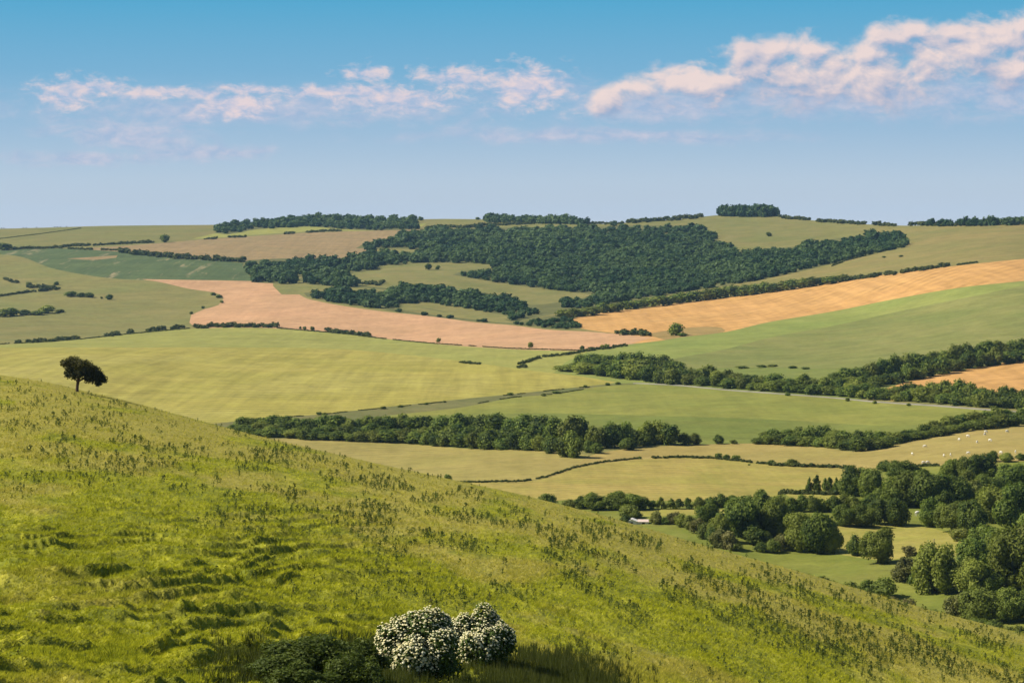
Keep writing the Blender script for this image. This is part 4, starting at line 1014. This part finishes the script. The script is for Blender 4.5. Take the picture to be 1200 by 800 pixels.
# elder bushes in flower
def elder(u, v, w, h, seed, label, nbl, skew=0.):
    P = hill_pt(u, v); k = P[1]/F; W, H = w*k, h*k
    o = empty('elder_bush', P.tolist(), label=label, cat='bush', group='white flowering bushes on the near hillside')
    VL, VC, TL, TC, FL, FC = [], [], [], [], [], []
    for q, (ox, oy, sw, sh) in enumerate([(-.22, .05, .56, .86), (.10, .10, .60, 1.0), (.27, -.08, .46, .74), (-.05, -.20, .50, .66), (-.38, -.05, .26, .52)]):
        v, f, t = crown(seed+q*3, lobes=22, leaves=int(9000*sw*sh*.62), leaf=.045, z0=-.02, z1=1., lobe_r=(.10,.24), corek=.62)
        m_ = len(f[0])*4; v = v*np.array([sw, sw, sh]) + np.array([ox, oy, 0])
        FL.append(f[0] + sum(len(a) for a in VL)); VL.append(v[:m_]); TL.append(t[:m_])
        FC.append(f[1] - m_ + sum(len(a) for a in VC)); VC.append(v[m_:]); TC.append(t[m_:])
    FL = np.concatenate(FL); FC = np.concatenate(FC) + sum(len(a) for a in VL)
    V = np.concatenate(VL + VC); t = np.concatenate(TL + TC); Fs = [FL, FC]
    sc_ = np.array([W, W*.95, H])
    obj('crown', npmesh('crown', V*sc_, Fs, M['elder'], False, {'tint': t}), o)
    tm = trunk_mesh('trunk', seed, M['bark'], h=.4, r0=.025, limbs=8); t_ = obj('trunk', tm, o); t_.scale = (W, W, H)
    r = np.random.default_rng(seed+5)
    # flat flower heads held at the surface of the lobes, mostly upward and to the light
    ql = V[:len(Fs[0])*4].reshape(-1, 4, 3).mean(1)
    d = ql - np.array([0, 0, .35]); wgt = np.clip(d[:, 2]*1.3 + .45 - .7*d[:, 0] - .15*d[:, 1], .02, None)**1.6
    wgt = wgt*np.clip((vnoise(ql[:, 0]*9+seed, ql[:, 2]*9+ql[:, 1]*6)-.24)*4, .15, 1)
    idx = r.choice(len(ql), nbl, replace=False, p=wgt/wgt.sum())
    C = ql[idx]*sc_; N = d[idx]*.8/np.linalg.norm(d[idx], axis=1)[:, None]; N[:, 2] += .75; N += r.normal(0, .22, N.shape); N /= np.linalg.norm(N, axis=1)[:, None]
    C = C + N*.07
    BV = []; BF = []; n = 0; BT = []
    for c, nn in zip(C, N):
        a = np.cross(nn, (.3, .5, .8)); a /= np.linalg.norm(a); b = np.cross(nn, a); R = r.uniform(.035, .072)
        m = 7; ring = [c + (math.cos(6.283*i/m)*a + math.sin(6.283*i/m)*b)*R*r.uniform(.75, 1.15) - nn*.02 for i in range(m)]
        BV += [c + nn*.015] + ring; BF += [(n, n+1+i, n+1+(i+1) % m) for i in range(m)]; n += m+1; BT += [r.uniform(0, 1)]*(m+1)
    obj('blossom', npmesh('blossom', np.array(BV), np.array(BF), M['blossom'], False, {'tint': BT}), o)
elder(490, 791, 98, 77, 501, 'nearer elder bush covered in cream white blossom on the hillside', 6500)
elder(562, 774, 84, 66, 530, 'smaller elder bush in white blossom just behind the nearer one', 4600)
def hill_bush(name, u, v, w, h, seed, label, mat, leaves, leaf, cat='bush', group=None):
    P = hill_pt(u, v); k = P[1]/F
    V, Fs, t = crown(seed, lobes=36, leaves=leaves, leaf=leaf, z0=-.05, z1=1., shape='dome', lobe_r=(.08,.17), spread=1., corek=.6)
    o = obj(name, npmesh(name, V*np.array([w*k, w*k*.8, h*k]), Fs, M[mat], False, {'tint': t}), label=label, cat=cat, group=group); o.location = P.tolist()
for q, (bu, bv, bw, bh, lab) in enumerate([(322,812,70,40,'low outer end of the dark bramble thicket'),(350,800,80,46,'rear mound of the dark bramble thicket'),(386,806,84,54,'highest mound of the dark bramble thicket'),
        (352,826,84,44,'nearest mound of the dark bramble thicket cut by the frame'),(412,824,74,50,'mound of the dark bramble thicket next to the elder')]):
    hill_bush('bramble_bush', bu, bv, bw, bh, 541+q*5, lab, 'bramble', 8000, .028, group='brambles of the dark thicket')
hill_bush('bramble_bush', 425, 806, 60, 50, 545, 'small dark bramble bush between large bramble and elder', 'bramble', 6000, .035)
def tall_grass():
    r = np.random.default_rng(77); n = 4200
    c = [(620,800,70,22),(650,785,50,16),(300,800,50,16),(350,770,70,10),(440,770,30,12),(690,800,50,14),(560,808,60,14),(455,800,30,16),(600,778,45,14),(410,770,40,16),(650,790,50,16)]
    k = r.integers(len(c), size=n); C = np.array(c)[k]
    u = C[:, 0]+r.normal(0, .6, n)*C[:, 2]; v = np.clip(C[:, 1]+r.normal(0, .6, n)*C[:, 3], 745, 830)
    P = hill_pt(u, v); V = []; B = []
    for p in P:
        t = blade_tuft(r, 9, r.uniform(.35, .75), .02, .3).reshape(-1, 3); V.append(t+p); B += [r.uniform(0, 1)]*len(t)
    V = np.concatenate(V)
    obj('tall_grass', npmesh('tall_grass', V, np.arange(len(V)).reshape(-1, 3), M['weed'], False, {'tint': B}), label='rank dark green grass and nettles around the elder bushes', cat='grass', kind='stuff')
tall_grass()

# lone hawthorn on the brow
def hawthorn():
    P = hill_pt(90.5, 458.5); k = P[1]/F
    o = empty('hawthorn_tree', P.tolist(), label='lone wind bent hawthorn tree on the brow of the near hill', cat='tree')
    s = k                                    # model in pixels, then scale
    r = np.random.default_rng(88)
    L = [(-12,34,5.5),(-7,36,5),(-3,35.5,5.5),(2,34,5),(-9,29,5),(-5,26,6),(0,29,6.5),(6,31,6),(10,30,5.5),(14,29,5.5),(18,27,5.5),(22,24,5),(26,21,5),(29,18,4.5),(31,14.5,4),(27,13.5,5),
         (22,15,5.5),(17,17,6),(12,20,6.5),(6,22,6.5),(0,21,6),(-6,20.5,5),(-10,20,4),(-14.5,33.5,3.5),(12,15,3.5),(24,10.5,3.5),(20,20,5.5)]
    C = []; R = []
    for (x, z, q) in L:
        for y in (-7.5, 0, 7.5):
            C.append((x + r.normal(0, 1), y*(1.25 - abs(x-6)/38) + r.normal(0, 1.2), z + r.normal(0, .8))); R.append(q*r.uniform(.65, .95))
    C = np.array(C)*s; R = np.array(R)*s
    kk = r.choice(len(R), 12000, p=R**2/np.sum(R**2)); d = r.normal(0, 1, (12000, 3)); d /= np.linalg.norm(d, axis=1)[:, None]
    Q = C[kk] + d*R[kk][:, None]*r.uniform(.55, 1.42, (12000, 1))
    V, Fq = leaf_cards(Q, d + np.array([0, 0, .3]), .13, r, .9)
    tint = np.repeat(np.clip(r.uniform(0, .5, 12000) + np.clip((Q[:, 2]/s-20)/22, 0, .6), 0, 1), 4)  # tint rises with height: light on the crown top painted into the leaves
    cv = (ICO_V[None]*R[:, None, None]*.55 + C[:, None]).reshape(-1, 3); cf = (ICO_F[None] + 12*np.arange(len(R))[:, None, None]).reshape(-1, 3) + len(V)
    obj('crown', npmesh('crown', np.concatenate([V, cv]), [Fq, cf], M['haw'], False, {'tint': np.concatenate([tint, np.zeros(len(cv))])}), o)  # cores take the darkest tint, painting the crown's inner shade
    T = [tube([np.array(p)*s for p in [(0,0,-3),(-.3,0,2),(.2,0,7),(1.2,0,13),(2,0,18)]], [2.6*s,2.0*s,1.7*s,1.9*s,1.2*s], 9)]
    for pts, r0 in (([(1,0,11),(-4,1,17),(-9,2,25),(-13,1,31)],1.1),([(1.2,0,12),(4,-2,19),(5,-3,28)],1.1),([(1.5,0,12),(9,2,17),(18,3,20),(27,2,18)],1.1),([(1.3,0,12),(8,-4,15),(16,-6,16),(24,-5,13)],.8),([(1,0,12),(0,4,20),(-2,6,28)],.8)):
        T.append(tube([np.array(p, float)*s for p in pts], [r0*s*(1-.25*i) for i in range(len(pts))], 6))
    V, Fq = join(T); obj('trunk', npmesh('trunk', V, Fq, M['darkbark'], True), o)
hawthorn()

# ------------------------------------------------------------------ shed, animals, post
def box(x0, x1, y0, y1, z0, z1):
    V = np.array([(x, y, z) for z in (z0, z1) for y in (y0, y1) for x in (x0, x1)], float)
    return V, np.array([(0,2,3,1),(4,5,7,6),(0,1,5,4),(1,3,7,5),(3,2,6,7),(2,0,4,6)])
def shed():
    P = land(747, 613); o = empty('farm_shed', P.tolist(),  label='low white farm shed with pale pinkish roof in the valley', cat='shed')
    o.rotation_euler = (0, 0, math.radians(-6)); o.scale = (.85, .85, .62)
    # walls: a long low range with a taller gabled bay at one end
    def gable(x0, x1, y0, y1, h, rise):
        V = [(x0,y0,-.3),(x1,y0,-.3),(x1,y1,-.3),(x0,y1,-.3),(x0,y0,h),(x1,y0,h),(x1,y1,h),(x0,y1,h),((x0+x1)/2,y0,h+rise),((x0+x1)/2,y1,h+rise)]
        return np.array(V, float), [np.array([(0,1,5,4),(1,2,6,5),(2,3,7,6),(3,0,4,7)]), np.array([(4,5,8),(6,7,9)])]
    V, Fs = gable(-3.2, -.2, -2.2, 2.2, 1.25, .85); obj('gable_wall', npmesh('gable_wall', V, Fs, M['lime_wall']), o)
    V, Fq = box(-.19, 3.6, -1.8, 1.8, -.3, 1.0); obj('wall', npmesh('wall', V, Fq, M['lime_wall']), o)
    # roofs as slabs with thickness and overhang
    def slab(pts, t, name, mat):
        a = np.array(pts, float); n = np.cross(a[1]-a[0], a[3]-a[0]); n /= np.linalg.norm(n); n *= np.sign(n[2])
        V = np.concatenate([a, a+n*t]); Fq = np.array([(3,2,1,0),(4,5,6,7),(0,1,5,4),(1,2,6,5),(2,3,7,6),(3,0,4,7)])
        return V, Fq
    A = slab([(-3.4,-2.4,1.16),(-1.7,-2.4,2.12),(-1.7,2.4,2.12),(-3.4,2.4,1.16)], .07, 'roof', None)
    B = slab([(-1.69,-2.4,2.12),(.02,-2.4,1.16),(.02,2.4,1.16),(-1.69,2.4,2.12)], .07, 'roof', None)
    V, Fq = join([A, B]); obj('gable_roof', npmesh('gable_roof', V, Fq, M['lime_wall']), o)
    V, Fq = slab([(.03,-2.1,1.02),(3.8,-2.1,1.02),(3.8,2.0,1.5),(.03,2.0,1.5)], .07, 'roof', None); obj('roof', npmesh('roof', V, Fq, M['roof_sheet']), o)
    V, Fq = box(1.6, 2.5, -1.86, -1.805, -.1, .85); obj('door', npmesh('door', V, Fq, M['dark_gap']), o)
    V, Fq = box(-2.1, -1.3, -2.26, -2.205, .35, .95); obj('window', npmesh('window', V, Fq, M['dark_gap']), o)
shed()
def beast(mat, name='sheep', L=1.15, leg=.38, r_=.30):
    """a small grazing animal: barrel body, neck and lowered head, four tapered legs, ears and tail in one surface"""
    parts = []
    def blob(c, s):
        V = []; n, m = 10, 7
        for i in range(m+1):
            p = math.pi*i/m
            for j in range(n): t = 6.2832*j/n; V.append((c[0]+s[0]*math.cos(p), c[1]+s[1]*math.sin(p)*math.cos(t), c[2]+s[2]*math.sin(p)*math.sin(t)))
        return np.array(V), np.array([(i*n+j, i*n+(j+1) % n, (i+1)*n+(j+1) % n, (i+1)*n+j) for i in range(m) for j in range(n)])
    zb = leg + r_*.85
    parts.append(blob((0,0,zb), (L*.5, r_*.85, r_)))
    parts.append(tube([(L*.38,0,zb+.06),(L*.55,0,zb-.05),(L*.62,0,zb-.25)], [r_*.55, r_*.4, r_*.32], 8))
    parts.append(blob((L*.68,0,zb-.38), (.10,.085,.16)))
    for s in (-1, 1): parts.append(tube([(L*.64, s*.07, zb-.28),(L*.62, s*.17, zb-.30)], [.03,.01], 5))
    for x in (-.36, .33):
        for s in (-1, 1): parts.append(tube([(x*L, s*r_*.5, zb-.1),(x*L+.02, s*r_*.5, leg*.5),(x*L, s*r_*.5, -.02)], [.09,.05,.045], 6))
    parts.append(tube([(-L*.48,0,zb+.1),(-L*.56,0,zb-.15)], [.04,.03], 5))
    V, Fq = join(parts)
    return npmesh(name, V, Fq, mat, True)
sm = beast(M['fleece']); cm_ = beast(M['cowhide'], 'cow', 2.2, .7, .55)
for u, v in [(1084,524),(1124,516),(1134,512),(1154,510),(1155,507),(1180,506.5),(1160,517),(1145,519),(1114,534),(1135,532),(1069,533),(1106,535),(1190,530.5),(1173,531.5)]:
    o = bpy.data.objects.new('sheep', sm); COL.objects.link(o); o.location = land(u, v).tolist(); o.rotation_euler = (0, 0, random.uniform(0, 6.28)); o.scale = (1.0,)*3
    tag(o, label='small white sheep grazing on the dry tan pasture', cat='sheep', group='sheep grazing on the tan pasture')
for u, v in [(1082,543.3),(1087,543)]:
    o = bpy.data.objects.new('sheep', sm); COL.objects.link(o); o.location = land(u, v).tolist(); o.rotation_euler = (0, 0, .2); o.scale = (1.05,)*3
    tag(o, label='white sheep beside the low hedge at the foot of the tan pasture', cat='sheep', group='pair of sheep by the low hedge')
o = bpy.data.objects.new('cow', beast(M['fleece'], 'cow', 2.0, .6, .5)); COL.objects.link(o); o.location = land(1075.5, 604.5).tolist(); o.rotation_euler = (0, 0, .5)
tag(o, label='single white cow standing among the valley trees', cat='cow')
for u in (2, 4.5, 27.5, 30.8, 43, 64, 67.3, 71, 78):
    o = bpy.data.objects.new('cow', cm_); COL.objects.link(o); p = land(u, float(horizon(u))+.15); o.location = p.tolist(); o.rotation_euler = (0, 0, random.choice((0., 3.1))+random.uniform(-.4, .4))
    tag(o, label='dark cow grazing on the skyline of the far green field', cat='cow', group='dark cattle on the far skyline')
def post():
    P = land(1094.6, 640); V, Fq = tube([(0,0,-.3),(0,0,1.2),(.02,0,2.0)], [.10,.09,.08], 8)
    o = obj('fence_post', npmesh('fence_post', V, Fq, M['wood'], True), label='single wooden post behind the largest solitary tree', cat='post'); o.location = P.tolist()
post()

# ------------------------------------------------------------------ air
def haze():
    m, nt = new_mat('haze_air'); g = G(nt)
    v = g.n('ShaderNodeVolumePrincipled'); v.inputs['Color'].default_value = (.42,.70,1.0,1); v.inputs['Density'].default_value = 3.2e-5; v.inputs['Anisotropy'].default_value = .1
    o = g.n('ShaderNodeOutputMaterial'); g.put(o.inputs['Volume'], v.outputs[0])
    V, Fq = box(-3200, 3600, -60, 7600, 0.5, 165.0)
    obj('haze', npmesh('haze', V, Fq, m), label='thin bluish summer haze over the far downs', kind='stuff')
haze()

# ------------------------------------------------------------------ light, sky and clouds
EXPO = .45
SUN_EL, SUN_AZ = math.radians(42), math.radians(-91)       # azimuth clockwise from the viewing direction
sd = Vector((math.sin(SUN_AZ)*math.cos(SUN_EL), math.cos(SUN_AZ)*math.cos(SUN_EL), math.sin(SUN_EL)))
sl = bpy.data.lights.new('sun', 'SUN'); sl.energy = 5.0; sl.angle = math.radians(.53); sl.color = (1.0, .92, .77)
so = bpy.data.objects.new('sun', sl); COL.objects.link(so); so.rotation_euler = sd.to_track_quat('Z', 'Y').to_euler(); so.location = (0, 0, 400)

w = bpy.data.worlds.new('World'); sc.world = w; w.use_nodes = True
nt = w.node_tree; nt.nodes.clear(); g = G(nt)
sky = g.n('ShaderNodeTexSky', sky_type='NISHITA'); sky.sun_disc = False; sky.sun_elevation = SUN_EL; sky.sun_rotation = SUN_AZ % (2*math.pi)
sky.air_density = 1.0; sky.dust_density = 1.0; sky.ozone_density = 1.5
d = g.n('ShaderNodeTexCoord').outputs['Generated']
nrm = g.vmath('NORMALIZE', d)
sx = g.n('ShaderNodeSeparateXYZ'); g.put(sx.inputs[0], nrm)
yy = g.math('MAXIMUM', sx.outputs['Y'], .05)
U = g.math('MULTIPLY_ADD', g.math('DIVIDE', sx.outputs['X'], yy), F, 600.0)
Vv = g.math('SUBTRACT', 268.0, g.math('MULTIPLY', g.math('DIVIDE', sx.outputs['Z'], yy), F))
cx = g.n('ShaderNodeCombineXYZ'); g.put(cx.inputs[0], U); g.put(cx.inputs[1], Vv); UV = cx.outputs[0]
el = sx.outputs['Z']
ramp = g.n('ShaderNodeValToRGB'); g.put(ramp.inputs[0], g.rng(el, 0, .2))
K = 1/(.1*2**EXPO)
def lin(c): return tuple(((x/255)/12.92 if x/255 <= .04045 else ((x/255+.055)/1.055)**2.4)*K*.1 for x in c)
stops = [(0, (196,207,222)), (.10, (184,203,221)), (.20, (158,190,217)), (.32, (122,177,212)), (.475, (84,168,208)), (.75, (52,128,190)), (1.0, (40,100,170))]
ce = ramp.color_ramp.elements
ce[0].position, ce[0].color = stops[0][0], (*lin(stops[0][1]), 1); ce[1].position, ce[1].color = stops[-1][0], (*lin(stops[-1][1]), 1)
for p, c in stops[1:-1]:
    e = ce.new(p); e.color = (*lin(c), 1)
def scale(c, k):
    x = g.n('ShaderNodeVectorMath', operation='SCALE'); g.put(x.inputs[0], c); g.put(x.inputs['Scale'], k); return x.outputs[0]
band = scale(ramp.outputs[0], 1/.053)
# clouds
def field(bl, p):
    cur = None
    for (a, b, ra, rb) in bl:
        q = g.vmath('LENGTH', g.vmath('MULTIPLY_ADD', p, (1/ra, 1/rb, 0), (-a/ra, -b/rb, 0)))
        cur = q if cur is None else g.n('ShaderNodeMath', operation='SMOOTH_MIN') and smin(cur, q)
    return g.math('SUBTRACT', 1.0, cur)
def smin(a, b):
    x = g.n('ShaderNodeMath', operation='SMOOTH_MIN'); g.put(x.inputs[0], a); g.put(x.inputs[1], b); x.inputs[2].default_value = .35; return x.outputs[0]
nbig = g.noise(g.mapping(UV, (1, 1.5, 1)), 1/46., 7, .6, .2)
nlit = g.noise(g.mapping(UV, (1, 1.5, 1), loc=(-5., -8., 0)), 1/46., 7, .6, .2)
nthin = g.noise(g.mapping(UV, (1, 2.6, 1), loc=(0, 300, 0)), 1/60., 6, .62, .6)
strong = [(615,102,24,13),(712,118,18,14),(752,103,26,14),(790,99,32,17),(825,103,30,18),(845,96,26,14),(870,62,24,15),(885,82,28,22),(905,62,26,14),(930,90,42,26),(945,60,24,14),(985,88,44,30),(1010,62,26,16),(1032,96,42,28),(1045,44,34,13),(1065,36,20,8),
          (1095,70,40,26),(1112,38,22,9),(1140,60,40,24),(1175,48,40,20),(1192,82,36,22),(1195,32,22,9),(1230,60,50,40),
          (75,110,24,10),(100,102,30,8),(125,101,20,5),(190,107,34,4.5),(240,109,20,4),(292,104,26,4),(276,122,24,9),(365,107,22,4),(420,107,44,6),(466,114,36,8),(538,91,36,8),(430,85,20,6)]
faint = [(300,128,330,26),(160,158,110,26),(100,186,120,12),(250,180,90,12),(460,125,130,22),(620,104,90,22),(1000,118,330,26),(780,128,120,22),(1180,110,160,34),(700,160,260,12)]
strong = [(a, b, ra*(1.6 if a > 600 else 1.25), rb*(1.6 if a > 600 else 1.3)) for a, b, ra, rb in strong]
bank = [(b0, c0, d0, e0) for b0, c0, d0, e0 in strong if b0 < 700 or b0 == 615]
strong = [q for q in strong if q[0] >= 700]
bank = [(a, b+2, ra*1.35, rb*1.35) for a, b, ra, rb in bank]
fb = field(bank, UV)
fs = field(strong, UV); fs2 = field(strong, g.vmath('ADD', UV, (-7., -13., 0.))); ff = field(faint, UV)
a1 = g.rng(g.math('ADD', fs, g.math('MULTIPLY', g.math('SUBTRACT', nbig, .5), 2.2)), -.05, .75, 0, 1, True)
a2 = g.rng(g.math('ADD', ff, g.math('MULTIPLY', g.math('SUBTRACT', nthin, .5), 2.2)), -.2, .9, 0, .8, True)
nsh = g.noise(g.mapping(UV, (1, 1.4, 1), loc=(50, 20, 0)), 1/60., 3, .5)
dl = g.math('ADD', g.math('MULTIPLY', g.math('SUBTRACT', nbig, nlit), 2.4), g.math('SUBTRACT', fs, fs2))
lit = g.math('ADD', g.rng(dl, -.55, .45), g.rng(nsh, .36, .62, -.15, .15), clamp=True)
lo_ = g.rng(Vv, 70, 128); 
hi_c = tuple(x/.053 for x in lin((246,222,214))); lo_c = tuple(x/.053 for x in lin((146,168,202))); fa_c = tuple(x/.053 for x in lin((190,196,218)))
ccol = g.mix(g.math('MULTIPLY', lit, g.rng(fs, -.1, .75, 1.0, .95)), lo_c, hi_c)  # lit tops and shaded undersides of the clouds painted by colour
nb2 = g.noise(g.mapping(UV, (1, 1.9, 1), loc=(11, 40, 0)), 1/26., 7, .62, .3)
ab = g.rng(g.math('ADD', fb, g.math('MULTIPLY', g.math('SUBTRACT', nb2, .5), 3.6)), -.35, .95, 0, .82, True)
fa2 = g.mix(g.rng(nb2, .38, .66), tuple(x/.053 for x in lin((168,186,216))), tuple(x/.053 for x in lin((212,206,220))))
skyc = g.mix(g.math('MULTIPLY', a2, .85), band, fa2)
skyc = g.mix(ab, skyc, g.mix(g.rng(nb2, .40, .62), tuple(x/.053 for x in lin((190,196,220))), tuple(x/.053 for x in lin((236,216,216)))))
a1 = g.math('MULTIPLY', a1, g.rng(lit, 0, .4, .7, 1.0))
skyc = g.mix(g.math('MULTIPLY', a1, .92), skyc, ccol)
final = g.mix(g.rng(el, .20, .42, 0, 1, True), skyc, sky.outputs[0])
bg = g.n('ShaderNodeBackground'); g.put(bg.inputs[0], final); bg.inputs[1].default_value = .053
wo = g.n('ShaderNodeOutputWorld'); g.put(wo.inputs[0], bg.outputs[0])
w.cycles.sampling_method = 'MANUAL'; w.cycles.sample_map_resolution = 512

# ------------------------------------------------------------------ camera and render settings
cam = bpy.data.cameras.new('camera'); cam.sensor_width = 36; cam.lens = 36*F/1200; cam.clip_start = .5; cam.clip_end = 30000
co = bpy.data.objects.new('camera', cam); COL.objects.link(co); co.location = (0, 0, CZ); co.rotation_euler = (math.pi/2 - PITCH, 0, 0)
sc.camera = co
sc.view_settings.view_transform = 'Standard'; sc.view_settings.look = 'None'; sc.view_settings.exposure = EXPO; sc.view_settings.gamma = 1; sc.view_settings.use_curve_mapping = False
sc.cycles.max_bounces = 6; sc.cycles.diffuse_bounces = 3; sc.cycles.transmission_bounces = 3; sc.cycles.volume_bounces = 0; sc.cycles.transparent_max_bounces = 6
sc.cycles.use_denoising = True
